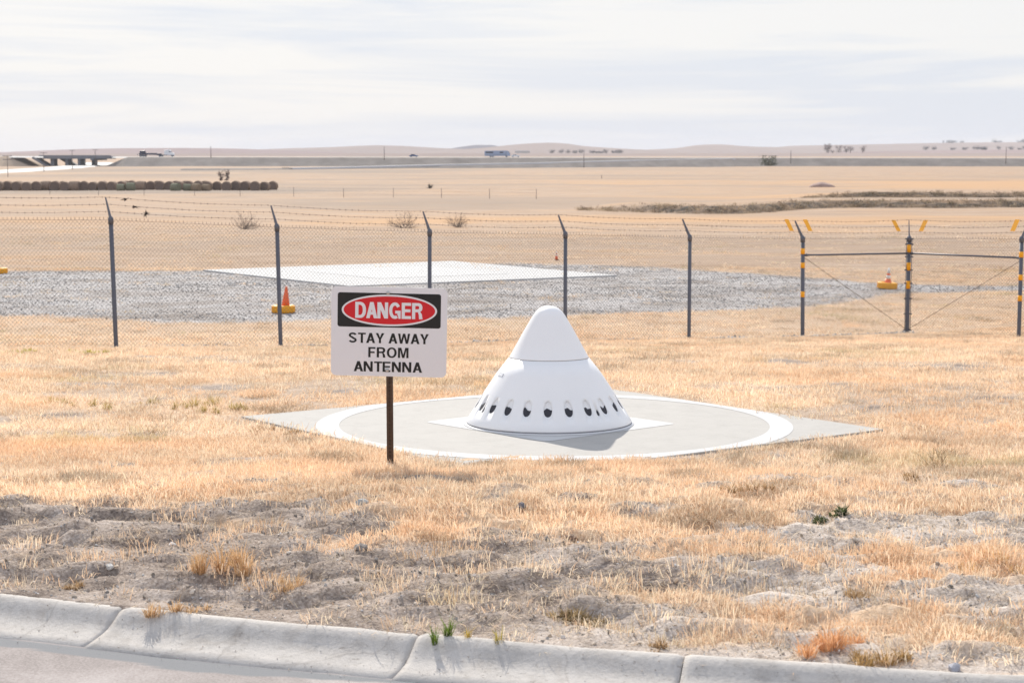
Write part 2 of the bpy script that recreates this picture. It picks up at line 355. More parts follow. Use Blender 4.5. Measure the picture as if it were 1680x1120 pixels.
def concrete(name, col, crack=False, spots=.5):
    n = NT(name); v = n.mapped(); a = n.noise(60, 5, .7, v); b = n.noise(3.5, 6, .65, v, .4); d = n.noise(14, 4, .6, v)
    k = n.math('ADD', n.math('MULTIPLY', a, .3), n.math('ADD', n.math('MULTIPLY', b, .45), n.math('MULTIPLY', d, .25)))
    lo = tuple(q * (1 - .30 * spots) for q in col); hi = tuple(min(.9, q * (1 + .16 * spots)) for q in col)
    c = n.ramp(k, [(.32, lo), (.5, col), (.68, hi)])
    if crack:
        vo = n.n('ShaderNodeTexVoronoi', feature='DISTANCE_TO_EDGE'); vo.inputs['Scale'].default_value = .9; wv = n.n('ShaderNodeVectorMath', operation='ADD'); nz = n.n('ShaderNodeTexNoise'); nz.inputs['Scale'].default_value = 5; n.l(v, nz.inputs['Vector']); n.l(v, wv.inputs[0]); ws = n.n('ShaderNodeVectorMath', operation='SCALE'); ws.inputs['Scale'].default_value = .16; n.l(nz.outputs['Color'], ws.inputs[0]); n.l(ws.outputs[0], wv.inputs[1]); n.l(wv.outputs[0], vo.inputs['Vector'])
        c = n.mix(n.math('MULTIPLY', n.ramp(vo.outputs['Distance'], [(.0, (1, 1, 1)), (.005, (0, 0, 0))]), .28), c, (.16, .13, .11))
        c = n.mix(n.math('MULTIPLY', n.ramp(n.noise(6, 6, .7, v, 1.2), [(.50, (0, 0, 0)), (.72, (1, 1, 1))]), .5), c, (.30, .26, .225))
        c = n.mix(n.math('MULTIPLY', n.ramp(n.noise(38, 3, .6, v), [(.63, (0, 0, 0)), (.70, (1, 1, 1))]), .6), c, (.20, .17, .15))
    nm = n.bump(n.math('ADD', a, n.math('MULTIPLY', d, .6)), .6 if crack else .35, .006)
    n.bsdf(c, .88, 0, nm, .25); return n.m
KERB = concrete('kerb_concrete', (.50, .47, .44), True, .9)
kerb = bpy.data.objects.new('kerb', None); COL.objects.link(kerb); struct(kerb)
joints = [-7, -4.9, -3.6, -1.62, -.36, .66, 2.3, 3.9, 5.6]
prof = [(0.02, -.06), (0.004, -.012), (-.012, .0), (-.04, .002), (-.065, -.004), (-.092, -.021), (-.12, -.042), (-.15, -.058), (-.19, -.069), (-.25, -.078), (-.335, -.088), (-.345, -.13)]
KZ = ZC - 1.891
for a, b in zip(joints, joints[1:]):
    g0, g1 = random.uniform(.001, .0025), random.uniform(.001, .0025); dz = random.uniform(-.004, .004); n_ = max(8, int((b - a) / .025)); V = []
    tilt = random.uniform(-.003, .003)
    for i in range(n_ + 1):
        x = a + g0 + (b - a - g0 - g1) * i / n_; yc = float(curb_y(x)); nn = curb_n(x)
        e = min(i, n_ - i) * (b - a) / n_
        chip = -.009 * math.exp(-(e / .012) ** 2)
        for (o, z) in prof:
            o2 = o - (.03 * max(0, float(fbm(x * 5, o * 5, 9, 2)) - .55) if o > -.02 else 0)
            jz = .014 * (float(fbm(x * 3, o * 9, 15, 4)) - .5)
            V.append((x + nn[0] * o2, yc + nn[1] * o2, KZ + z + dz + tilt * (i / n_) + (chip if -.12 < o < .01 else chip * .3) + jz))
    P = len(prof); Fc = [(i * P + j, i * P + j + 1, (i + 1) * P + j + 1, (i + 1) * P + j) for i in range(n_) for j in range(P - 1)]
    Fc += [tuple(range(P))[::-1], tuple(n_ * P + j for j in range(P))]
    obj('kerb_segment', mesh_from('kerb_segment', V, [f[::-1] for f in Fc]), KERB, kerb, smooth=True)

# ------------------------------------------------------------------ the antenna's pad with its painted marks
PAD_N = Vector((0, .02, 1)).normalized(); PC = Vector((.33, 13.27, ZC - (PADK + .02 * 13.27)))
PAD_T = PAD_N.to_track_quat('Z', 'Y').to_matrix()
PM = Matrix.Translation(PC) @ Matrix.Rotation(R(-1.1459), 4, 'X')
pad_c = concrete('pad_concrete', (.42, .405, .382), spots=.45)
paint = concrete('white_pad_paint', (.54, .54, .54), spots=.12)
pad = B(); hd = 2.57; ra = R(-8.2)
for k in range(4):
    pass
co = [(hd * math.cos(ra + k * math.pi / 2), hd * math.sin(ra + k * math.pi / 2)) for k in range(4)]
top = [pad.verts.new((x, y, 0)) for x, y in co]; bot = [pad.verts.new((x, y, -.14)) for x, y in co]
pad.faces.new(top); pad.faces.new(bot[::-1])
for k in range(4): pad.faces.new((top[k], bot[k], bot[(k + 1) % 4], top[(k + 1) % 4]))
bmesh.ops.bevel(pad, geom=[e for e in pad.edges if e.verts[0].co.z == 0 and e.verts[1].co.z == 0], offset=.012, segments=2, affect='EDGES')
bmesh.ops.recalc_face_normals(pad, faces=pad.faces)
pado = struct(obj('concrete_pad', pad, pad_c)); pado.matrix_world = PM
ring = B(); ro0, ri0 = 1.87, 1.69; ra_ = []
for k in range(160):
    a = 2 * math.pi * k / 160; lim = (hd - .03) / (abs(math.cos(a - ra)) + abs(math.sin(a - ra))); ro, ri = min(ro0, lim), min(ri0, lim - .04); ra_.append((ring.verts.new((ro * math.cos(a), ro * math.sin(a), .002)), ring.verts.new((ri * math.cos(a), ri * math.sin(a), .002))))
for k in range(160): a, b = ra_[k], ra_[(k + 1) % 160]; ring.faces.new((a[0], b[0], b[1], a[1]))
obj('painted_ring', ring, paint, pado)
dm = B(); pts = []; rr = .07; hdm = 1.0
for k in range(4):
    a = R(-3) + k * math.pi / 2; cx, cy = (hdm - rr * 1.41) * math.cos(a), (hdm - rr * 1.41) * math.sin(a)
    for j in range(7): b = a - math.pi / 4 + j / 6 * math.pi / 2; pts.append(dm.verts.new((cx + rr * math.cos(b) - .03, cy + rr * math.sin(b) - .02, .002)))
dm.faces.new(pts); obj('painted_square', dm, paint, pado)

# ================================================================== THE CONE ANTENNA
def shell_mat():
    n = NT('white_fibreglass'); v = n.mapped(); f = n.noise(5, 5, .6, v); c = n.mix(f, (.80, .80, .81), (.85, .85, .855))
    for (p, s_, k) in (((-.23, -.535, .068), (.007, .02, .034), .55), ((.325, -.487, .052), (.007, .02, .042), .8), ((.10, -.56, .06), (.006, .02, .02), .25)):
        g = n.n('ShaderNodeVectorMath', operation='SUBTRACT'); n.l(v, g.inputs[0]); g.inputs[1].default_value = p
        g2 = n.n('ShaderNodeVectorMath', operation='DIVIDE'); n.l(g.outputs[0], g2.inputs[0]); g2.inputs[1].default_value = s_
        g3 = n.n('ShaderNodeVectorMath', operation='LENGTH'); n.l(g2.outputs[0], g3.inputs[0])
        w = n.math('MULTIPLY', n.math('SUBTRACT', 1.0, g3.outputs['Value'], True), k * 1.6, True)
        c = n.mix(w, c, (.58, .40, .17))
    n.bsdf(c, .42, 0, n.bump(n.noise(40, 3, .6, v), .05, .004), .4); return n.m
WHITE = shell_mat()
ant = thing('radome_antenna', 'white conical antenna radome with scalloped vent holes on a painted concrete pad', 'antenna')
ANT_M = PM @ Matrix.Translation((-.04, -.06, .0035)); ant.matrix_world = ANT_M
S = 1.25
prof = [(.519, .012), (.519, .022), (.500, .052), (.407, .202), (.330, .318), (.252, .416)]
prof = [(r * S, z * S) for r, z in prof]
lo = B(); lathe(lo, prof, 176)
low = obj('lower_shell', lo, WHITE, ant)
cut = B(); NV = 22; vents = []
def cone_r(z): return float(np.interp(z, [p[1] for p in prof], [p[0] for p in prof]))
sl = math.atan2(.407 - .519, .202 - .026)             # lean of the wall from the vertical
def vent_frame(ang, z):
    r = cone_r(z); d = Vector((math.cos(ang), math.sin(ang), 0)); nrm = (d * math.cos(sl) + Vector((0, 0, -math.sin(sl)))).normalized()
    up = (Vector((0, 0, 1)) * math.cos(sl) + d * math.sin(sl)).normalized(); side = up.cross(nrm)
    return Vector((r * d.x, r * d.y, z)), nrm, up, side
spec = [(R(-90 - 2 + 360 / NV * k), .183, .041, .082) for k in range(NV)]
spec += [(R(-90 + a), .142, .018, .032) for a in (-62, 39, 118, 219)]
def egg(p, up, side, a, b, k, n=20):
    th = 2 * math.pi * k / n; w = a * (1 - .22 * math.sin(th)); return p + side * (w * math.cos(th)) + up * (b * math.sin(th))
for ang, z, a, b in spec:
    p, nrm, up, side = vent_frame(ang, z)
    o_ = [cut.verts.new(egg(p + nrm * .06, up, side, a, b, k)) for k in range(20)]; i_ = [cut.verts.new(egg(p - nrm * .012, up, side, a * .72, b * .80, k)) for k in range(20)]
    cut.faces.new(o_); cut.faces.new(i_[::-1])
    for k in range(20): cut.faces.new((o_[k], i_[k], i_[(k + 1) % 20], o_[(k + 1) % 20]))
bmesh.ops.recalc_face_normals(cut, faces=cut.faces)
cutter = obj('cutter', cut); cutter.matrix_world = ANT_M
md = low.modifiers.new('b', 'BOOLEAN'); md.operation = 'DIFFERENCE'; md.object = cutter; md.solver = 'EXACT'
bpy.context.view_layer.update(); dg = bpy.context.evaluated_depsgraph_get()
nm_ = bpy.data.meshes.new_from_object(low.evaluated_get(dg)); low.modifiers.clear(); low.data = nm_
bpy.data.objects.remove(cutter, do_unlink=True)
DARK = simple('vent_mesh_dark', (.035, .035, .045), .8, 0, .5, 60)
for i, (ang, z, a, b) in enumerate(spec):
    p, nrm, up, side = vent_frame(ang, z); v_ = B(); base = p - nrm * .0045; small = a < .03; vv = []
    for k in range(20, 41):
        th = math.pi * k / 20
        vv.append(v_.verts.new(base + side * (a * .985 * (1 - .22 * math.sin(th)) * math.cos(th)) + up * (b * .985 * math.sin(th) )))
    if small:
        for k in range(1, 20): th = math.pi * k / 20; vv.append(v_.verts.new(base + side * (a * .985 * (1 - .22 * math.sin(th)) * math.cos(th)) + up * (b * .985 * math.sin(th))))
    else:
        for k in range(1, 8):
            u_ = 1 - k / 4; vv.append(v_.verts.new(base + side * (a * .97 * u_) + up * (random.uniform(-.007, .006) + .010 * math.cos(u_ * 3 + i))))
    v_.faces.new(vv); r_ = bmesh.ops.extrude_face_region(v_, geom=list(v_.faces)); bmesh.ops.translate(v_, vec=-nrm * .012, verts=[g for g in r_['geom'] if isinstance(g, bmesh.types.BMVert)])
    bmesh.ops.recalc_face_normals(v_, faces=v_.faces); obj('vent_screen', v_, DARK, low)
up_ = [(.2505, .4185), (.246, .424), (.200, .508), (.149, .600), (.122, .645), (.101, .680), (.082, .706), (.058, .726), (.031, .737), (0, .740)]
hi = B(); lathe(hi, [(r * S, z * S) for r, z in up_], 128); obj('nose_cap', hi, WHITE, ant)
sm = B(); lathe(sm, [(.2475 * S, .4155 * S), (.2475 * S, .4192 * S)], 96); obj('seam_gasket', sm, simple('grey_gasket', (.22, .22, .24), .8), ant)
fl = B(); lathe(fl, [(.535 * S, 0), (.533 * S, .003), (.527 * S, .008), (.515 * S, .0105)], 128); obj('base_flange', fl, simple('flange_grey_white', (.62, .62, .63), .6), ant)
gk = B(); lathe(gk, [(.5205 * S, .010), (.5205 * S, .0165)], 128); obj('base_seal', gk, simple('grey_gasket', (.22, .22, .24), .8), ant)
def plate_on(ang, z, w, h, mat, nm, dz=.0015):
    q = B(); r = cone_r(z) if z < .52 else float(np.interp(z, [p[1] * S for p in up_], [p[0] * S for p in up_]))
    d = Vector((math.cos(ang), math.sin(ang), 0)); s2 = -R(33); n_ = (d * math.cos(s2) + Vector((0, 0, -math.sin(s2)))).normalized(); u = (Vector((0, 0, 1)) * math.cos(s2) + d * math.sin(s2)).normalized(); sd_ = u.cross(n_)
    c = Vector((r * d.x, r * d.y, z)); bx(q, (0, 0, 0), (w, h, .003), .0008)
    Mx = Matrix((sd_, u, n_)).transposed().to_4x4(); Mx.translation = c + n_ * dz; bmesh.ops.transform(q, matrix=Mx, verts=q.verts); obj(nm, q, mat, ant)
plate_on(R(-90 - 66), .40, .075, .03, simple('label_plate', (.40, .42, .46), .5), 'label_plate', .0004)
plate_on(R(-90 - 66), .4, .063, .02, WHITE, 'label_face', .0008)

# ================================================================== THE DANGER SIGN
SD = 11.05; PXM = SD / F          # metres per pixel at the sign
sx, sy = at(639.3, SD, 620), SD; sz = zt(sx, sy)
sign = thing('warning_sign', 'white danger sign with red oval on a brown perforated steel post', 'sign', (sx, sy, sz - .0))
ztop, zbot = zrow(470, SD) - sz, zrow(617, SD) - sz
tilt = Matrix.Rotation(R(1.15), 4, 'Y')
cz = (ztop + zbot) / 2; sw, sh = 191 * PXM, 147 * PXM
MS = Matrix.Translation((0, -.03, cz)) @ tilt @ Matrix.Rotation(R(-1.5), 4, 'Z')     # local frame of the plate: x right, z up, face to -y
def rrect(w, h, r, cx=0, cz_=0, n=6):
    out = []
    for (sx_, sz_, a0) in ((1, 1, 0), (-1, 1, 90), (-1, -1, 180), (1, -1, 270)):
        for j in range(n + 1): a = R(a0 + 90 * j / n); out.append((cx + sx_ * (w / 2 - r) + r * math.cos(a), cz_ + sz_ * (h / 2 - r) + r * math.sin(a)))
    return out
def ell(a, b, cx, cz_, n=72): return [(cx + a * math.cos(2 * math.pi * k / n), cz_ + b * math.sin(2 * math.pi * k / n)) for k in range(n)]
def on_plate(name, outline, y0, y1, mat, par=None):
    q = B(); prism(q, outline, y0, y1); o = obj(name, q, mat, par or sign)
    if par is None: o.matrix_local = MS
    return o
SW = simple('sign_white', (.755, .75, .785), .45, 0, .03, 8); SB = simple('sign_black', (.008, .008, .008), .6, 0, .2, 9); SR = simple('sign_red', (.62, .004, .012), .4, 0, .06, 8)
p_ = lambda v: v * PXM
plate = on_plate('sign_plate', rrect(sw, sh, p_(9)), -.0012, .0012, SW)
vz = lambda v: (73.5 - v) * PXM            # pixels below the plate's top edge -> local z
pcx = p_(639.3 - 639.3)
on_plate('header_panel', rrect(p_(170), p_(56.5), p_(4), pcx, vz(37.8)), -.0018, -.0013, SB, plate)
on_plate('oval_border', ell(p_(78.5), p_(26), pcx + p_(.3), vz(37.8)), -.0024, -.0019, SW, plate)
on_plate('oval_field', ell(p_(75.3), p_(23), pcx + p_(.3), vz(37.8)), -.0030, -.0025, SR, plate)
def arc(cx, cy, rx_, ry_, a0, a1, n=14, p=2.35):
    out = []
    for k in range(n + 1):
        a = R(a0 + (a1 - a0) * k / n); c, s_ = math.cos(a), math.sin(a); out.append((cx + rx_ * math.copysign(abs(c) ** (2 / p), c), cy + ry_ * math.copysign(abs(s_) ** (2 / p), s_)))
    return out
def stroke(path, s_):
    L_, R_ = [], []
    for k, p in enumerate(path):
        a, b = path[max(0, k - 1)], path[min(len(path) - 1, k + 1)]; dx_, dy_ = b[0] - a[0], b[1] - a[1]; l = math.hypot(dx_, dy_) or 1; nx_, ny_ = -dy_ / l * s_ / 2, dx_ / l * s_ / 2; L_.append((p[0] + nx_, p[1] + ny_)); R_.append((p[0] - nx_, p[1] - ny_))
    return L_ + R_[::-1]
def glyph(ch, s_):
    """outlines (first is the outside, the rest are holes) of a plain grotesque capital one unit tall, and its width"""
    h = s_ * .88
    if ch == 'A':
        w = .72; t = 1.1 * s_; m_ = w / 2 - .55 * s_; y1, y2 = .22, .22 + h; return [[(0, 0), (w / 2 - .55 * s_, 1), (w / 2 + .55 * s_, 1), (w, 0), (w - t, 0), (w - t - m_ * y1, y1), (t + m_ * y1, y1), (t, 0)], [(t + m_ * y2, y2), (w - t - m_ * y2, y2), (w / 2, (w / 2 - t) / m_)]], w
    if ch == 'N':
        w = .69; g = 1.15 * s_; ya = 1 - (w - s_ - g) / (w - g); yb = 1 - s_ / (w - g); return [[(0, 0), (0, 1), (g, 1), (w - s_, ya), (w - s_, 1), (w, 1), (w, 0), (w - g, 0), (s_, yb), (s_, 0)]], w
    if ch == 'E': w = .60; return [[(0, 0), (0, 1), (w, 1), (w, 1 - h), (s_, 1 - h), (s_, .5 + h * .55), (w * .94, .5 + h * .55), (w * .94, .5 - h * .45), (s_, .5 - h * .45), (s_, h), (w, h), (w, 0)]], w
    if ch == 'F': w = .56; return [[(0, 0), (0, 1), (w, 1), (w, 1 - h), (s_, 1 - h), (s_, .5 + h * .45), (w * .88, .5 + h * .45), (w * .88, .5 - h * .55), (s_, .5 - h * .55), (s_, 0)]], w
    if ch == 'T': w = .62; return [[(w / 2 - s_ / 2, 0), (w / 2 - s_ / 2, 1 - h), (0, 1 - h), (0, 1), (w, 1), (w, 1 - h), (w / 2 + s_ / 2, 1 - h), (w / 2 + s_ / 2, 0)]], w
    if ch == 'Y': w = .70; return [[(w / 2 - s_ / 2, 0), (w / 2 - s_ / 2, .4), (0, 1), (1.2 * s_, 1), (w / 2, .4 + s_ * .95), (w - 1.2 * s_, 1), (w, 1), (w / 2 + s_ / 2, .4), (w / 2 + s_ / 2, 0)]], w
    if ch == 'W': w = .98; a = w * .265; return [[(0, 1), (1.08 * s_, 1), (a, .34), (w / 2 - .52 * s_, 1), (w / 2 + .52 * s_, 1), (w - a, .34), (w - 1.08 * s_, 1), (w, 1), (w - a + .52 * s_, 0), (w - a - .52 * s_, 0), (w / 2, .66), (a + .52 * s_, 0), (a - .52 * s_, 0)]], w
    if ch == 'M': w = .82; return [[(0, 0), (0, 1), (1.45 * s_, 1), (w / 2, .30), (w - 1.45 * s_, 1), (w, 1), (w, 0), (w - s_ * .95, 0), (w - s_ * .95, .78), (w / 2 + .5 * s_, 0), (w / 2 - .5 * s_, 0), (s_ * .95, .78), (s_ * .95, 0)]], w
    if ch == 'O': w = .77; return [arc(w / 2, .5, w / 2, .515, 0, 345, 23, 2.1), arc(w / 2, .5, w / 2 - s_, .515 - h, 0, 345, 23, 2.1)], w
    if ch == 'D': w = .69; c = .28; return [[(0, 0)] + arc(c, .5, w - c, .5, -90, 90, 18) + [(0, 1)], [(s_, h)] + arc(c, .5, w - c - s_, .5 - h, -90, 90, 18) + [(s_, 1 - h)]], w
    if ch == 'R': w = .68; c = .36; b = .43; m_ = (1 + b) / 2; return [[(0, 0), (0, 1)] + arc(c, m_, w - .02 - c, 1 - m_, 90, -62, 14) + [(.52, .455), (w - .05, .30), (w, 0), (w - s_ * 1.12, 0), (w - s_ * 1.2, .26), (w - s_ * 1.45, b), (s_, b), (s_, 0)], [(s_, 1 - h)] + arc(c, m_ + .0, w - .02 - c - s_, 1 - h - m_, 90, -90, 12) + [(s_, b + h)]], w
    if ch == 'S':
        w = .64; k = s_ / 2; p = arc(w / 2, .745, w / 2 - k, .255 - k + .01, 12, 200, 16, 2.1) + arc(w / 2, .745, w / 2 - k, .255 - k + .01, 215, 250, 3, 2.1) + arc(w / 2, .265, w / 2 - k + .005, .265 - k, 70, -165, 20, 2.1); return [stroke(p, s_ * .97)], w
    if ch == 'G':
        w = .74; k = s_ / 2; p = arc(w / 2, .5, w / 2 - k, .515 - k, 33, 300, 30, 2.1); o = stroke(p, s_ * .97)
        return [o, None, [(w * .53, .50), (w, .50), (w, 0), (w - s_ * .62, 0), (w - s_ * .78, .16), (w - s_, .24), (w - s_, .50 - h), (w * .53, .50 - h)]], w
def text_mesh(txt, w, h, s_, gap, word=.30):
    allv = []; allf = []; x = 0
    for ch in txt:
        if ch == ' ': x += word; continue
        cs, gw = glyph(ch, s_); groups = [cs] if None not in cs else [cs[:cs.index(None)], cs[cs.index(None) + 1:]]
        for gi_, grp in enumerate(groups):
            c = bpy.data.curves.new('g', 'CURVE'); c.dimensions = '2D'; c.fill_mode = 'BOTH'
            for ct in grp:
                sp_ = c.splines.new('POLY'); sp_.points.add(len(ct) - 1); sp_.use_cyclic_u = True
                for pt, (a, b) in zip(sp_.points, ct): pt.co = (a, b, 0, 1)
            o = bpy.data.objects.new('g', c); COL.objects.link(o); bpy.context.view_layer.update(); m_ = bpy.data.meshes.new_from_object(o.evaluated_get(bpy.context.evaluated_depsgraph_get())); bpy.data.objects.remove(o, do_unlink=True)
            k = len(allv); allv += [(v.co.x + x, -.00015 * gi_, v.co.y) for v in m_.vertices]; allf += [tuple(k + q_ for q_ in p.vertices) for p in m_.polygons]
        x += gw + gap - (.07 if ch in 'AYTW' else 0) - (.05 if ch == 'D' else 0)
    x0 = min(v[0] for v in allv); x1 = max(v[0] for v in allv); z0 = 0.
    return mesh_from('lettering', [((v[0] - (x0 + x1) / 2) / (x1 - x0) * w, v[1], v[2] * h) for v in allv], allf)
for txt, w, cap, base, cx, y_, mat, bold, gap in (('DANGER', 111, 26.5, 51.2, -.4, -.0036, SW, .205, .065), ('STAY AWAY', 132, 16.7, 92.3, -.2, -.0022, SB, .178, .11), ('FROM', 66.5, 16.9, 115.9, -.5, -.0022, SB, .178, .10), ('ANTENNA', 113, 16.9, 139.6, -1, -.0022, SB, .178, .10)):
    m_ = text_mesh(txt, p_(w), p_(cap), bold, gap); o = obj('lettering', m_, mat, plate, (p_(cx), y_, vz(base)))
    o['label'] = 'the word %s' % txt if ' ' not in txt else 'the words %s' % txt
RUST = simple('rusty_brown_steel', (.085, .052, .034), .75, .2, .45, 22, .2)
STEEL = simple('galvanised_bolt', (.5, .5, .5), .4, .8)
# post: a square tube with a row of punched holes down the front
ps = B(); pw = .042; L = ztop - .03; inch = .0254; zz = -.25; cut_z = []
k = 0
def quad(bm, a, b, c, d): return bm.faces.new([bm.verts.new(q) for q in (a, b, c, d)])
y0 = 0; hw = pw / 2; hr = .0055
zs = -.25
while zs < L:
    z1 = zs + inch; zc = zs + inch / 2
    ang = [R(45 + 45 * j) for j in range(8)]
    ring_ = [ps.verts.new((hr * math.cos(a), y0, zc + hr * math.sin(a))) for a in ang]
    sqv = [ps.verts.new(c) for c in ((hw, y0, z1), (0, y0, z1), (-hw, y0, z1), (-hw, y0, zc), (-hw, y0, zs), (0, y0, zs), (hw, y0, zs), (hw, y0, zc))]
    for j in range(8): ps.faces.new((ring_[j], sqv[j], sqv[(j + 1) % 8], ring_[(j + 1) % 8]))
    in_ = [ps.verts.new((hr * math.cos(a), y0 + .003, zc + hr * math.sin(a))) for a in ang]
    for j in range(8): ps.faces.new((ring_[j], ring_[(j + 1) % 8], in_[(j + 1) % 8], in_[j]))
    zs = z1
quad(ps, (hw, 0, -.25), (hw, pw, -.25), (hw, pw, zs), (hw, 0, zs)); quad(ps, (-hw, 0, zs), (-hw, pw, zs), (-hw, pw, -.25), (-hw, 0, -.25))
quad(ps, (hw, pw, -.25), (-hw, pw, -.25), (-hw, pw, zs), (hw, pw, zs)); quad(ps, (-hw, 0, zs), (hw, 0, zs), (hw, pw, zs), (-hw, pw, zs))
quad(ps, (-hw + .004, .02, -.25), (hw - .004, .02, -.25), (hw - .004, .02, zs - .01), (-hw + .004, .02, zs - .01))
bmesh.ops.remove_doubles(ps, verts=ps.verts, dist=1e-5)
post = obj('post', ps, RUST, sign, (0, -.026, 0))
for bz in (vz(9), vz(136.5)):
    q = B(); lathe(q, [(.012, 0), (.012, .003), (.008, .0065), (0, .007)], 12); o = obj('bolt', q, STEEL, sign); o.matrix_local = MS @ Matrix.Translation((-.008, -.0042, bz)) @ Matrix.Rotation(R(90), 4, 'X')
q = B(); lathe(q, [(.009, 0), (.009, .004), (.0, .006)], 12); obj('bolt', q, STEEL, sign, (-.003, -.028, zrow(759, SD) - sz), (R(90), 0, 0))

# ================================================================== THE CHAIN-LINK FENCE
GAL = simple('galvanised_grey', (.115, .12, .145), .55, .35, .18, 14)
WIRE = simple('fence_wire', (.11, .09, .085), .6, .4, .2, 30)
YEL = simple('reflector_yellow', (.92, .40, .006), .5, 0, .06, 20)
posts = [FENCE0 + FDIR * k for k in range(-2, 7)]; posts.append(np.array([10.92, 36.35])); posts.append(np.array([12.6, 33.6]))
BASEH = {0: (572, 357), 1: (566, 367), 4: (556, 386), 5: (552, 388), 6: (545, 380), 7: (552, 388)}
hb = pchip([-40, -12.1, -9.5, -6.86, -4.22, 3.7, 6.35, 9], [3.0, 3.06, 3.2, 3.38, 3.49, 3.88, 4.0, 4.06])
fence = thing('chain_link_fence', 'grey chain-link fence with angled barbed-wire arms and yellow banded gate posts', 'fence', (float(FENCE0[0]), float(FENCE0[1]), zt(*FENCE0)))
FO = Vector(fence.location); FH = 2.16
info = []
for i, p in enumerate(posts):
    k = i - 2; zb = zt(float(p[0]), float(p[1])); 
    ztp = zb + FH + (.08 if k in (0,) else 0) + (.04 if k == 1 else 0)
    info.append((Vector((p[0], p[1], zb)), ztp))
nA = Vector((-FDIR[1], FDIR[0], 0)).normalized()
dB = Vector((posts[9][0] - posts[8][0], posts[9][1] - posts[8][1], 0)).normalized(); nB = Vector((-dB.y, dB.x, 0))
tips = []
for i, (b, zt_) in enumerate(info):
    k = i - 2; corner = k == 6; q = B(); r = .038 if not corner else .045
    if k in (5, 7): r = .043
    lean = Vector((random.uniform(-.012, .012), 0, 0)) if k not in (0, 1, 5) else Vector((-.035, 0, 0))
    base = b - FO; top = Vector((b.x, b.y, zt_)) - FO + lean
    tube(q, [base - Vector((0, 0, .2)), base, top], r, 14); po = obj('fence_post', q, GAL, fence)
    if corner: nn = (nA + nB).normalized()
    else: nn = nA if k < 6 else nB
    q = B(); lathe(q, [(r + .008, -.10), (r + .01, -.02), (r + .006, .005), (r * .6, .035), (.0, .045)], 14); bmesh.ops.translate(q, vec=top, verts=q.verts); obj('post_cap', q, GAL, po)
    tip = top + Vector((0, 0, .04)) + (nn * .20 + Vector((0, 0, .34)) if corner else nn * .27 + Vector((0, 0, .31)))
    q = B(); st = top + Vector((0, 0, -.02)); d = (tip - st).normalized(); sd_ = d.cross(nn.cross(d)).normalized()
    ax = nn.cross(Vector((0, 0, 1))).normalized()
    w_ = ax * .012; h_ = ax.cross(d).normalized() * .026
    for (off, sz_) in ((h_ * .0, 1),):
        vv = []
        for c, s2 in ((st, 1.25), (tip, .6)):
            vv.append([q.verts.new(c + w_ * a * s2 + h_ * e * s2) for a, e in ((-1, -1), (1, -1), (1, 1), (-1, 1))])
        for j in range(4): q.faces.new((vv[0][j], vv[0][(j + 1) % 4], vv[1][(j + 1) % 4], vv[1][j]))
        q.faces.new(vv[0][::-1]); q.faces.new(vv[1])
    bmesh.ops.recalc_face_normals(q, faces=q.faces); obj('barb_arm', q, GAL, po)
    tips.append((top, tip, nn))
    bands = {5: ((412, 9.5), (435, 9), (482.5, 9.5)), 6: ((407.5, 13), (437, 13), (467, 13)), 7: ((417.5, 9.5), (455, 9.5), (489, 9.5))}.get(k, ())
    dist = b.y
    for (py, hp) in bands:
        z0 = zrow(py, dist) - FO.z; hh = hp / F * dist; tt = (z0 - base.z) / (top.z - base.z)
        q = B(); lathe(q, [(r + .0035, -hh / 2), (r + .0035, hh / 2)], 16); bmesh.ops.translate(q, vec=base.lerp(top, tt), verts=q.verts); obj('yellow_band', q, YEL, po)
    if corner:   # tension bars and bands on the corner post
        for sgn, dd in ((-1, Vector((-FDIR[0], -FDIR[1], 0)).normalized()), (1, dB)):
            q = B(); o2 = dd * .075; tube(q, [base + o2 + Vector((0, 0, .05)), top + o2 - Vector((0, 0, .02))], .008, 5); obj('tension_bar', q, GAL, po)
            for zf in (.03, .2, .36, .52, .66, .8, .93, .985):
                q = B(); c = base.lerp(top, zf); bx(q, c + dd * .05, (.13, .012, .03), 0, Matrix.Rotation(math.atan2(dd.y, dd.x), 3, 'Z')); obj('tension_band', q, GAL, po)
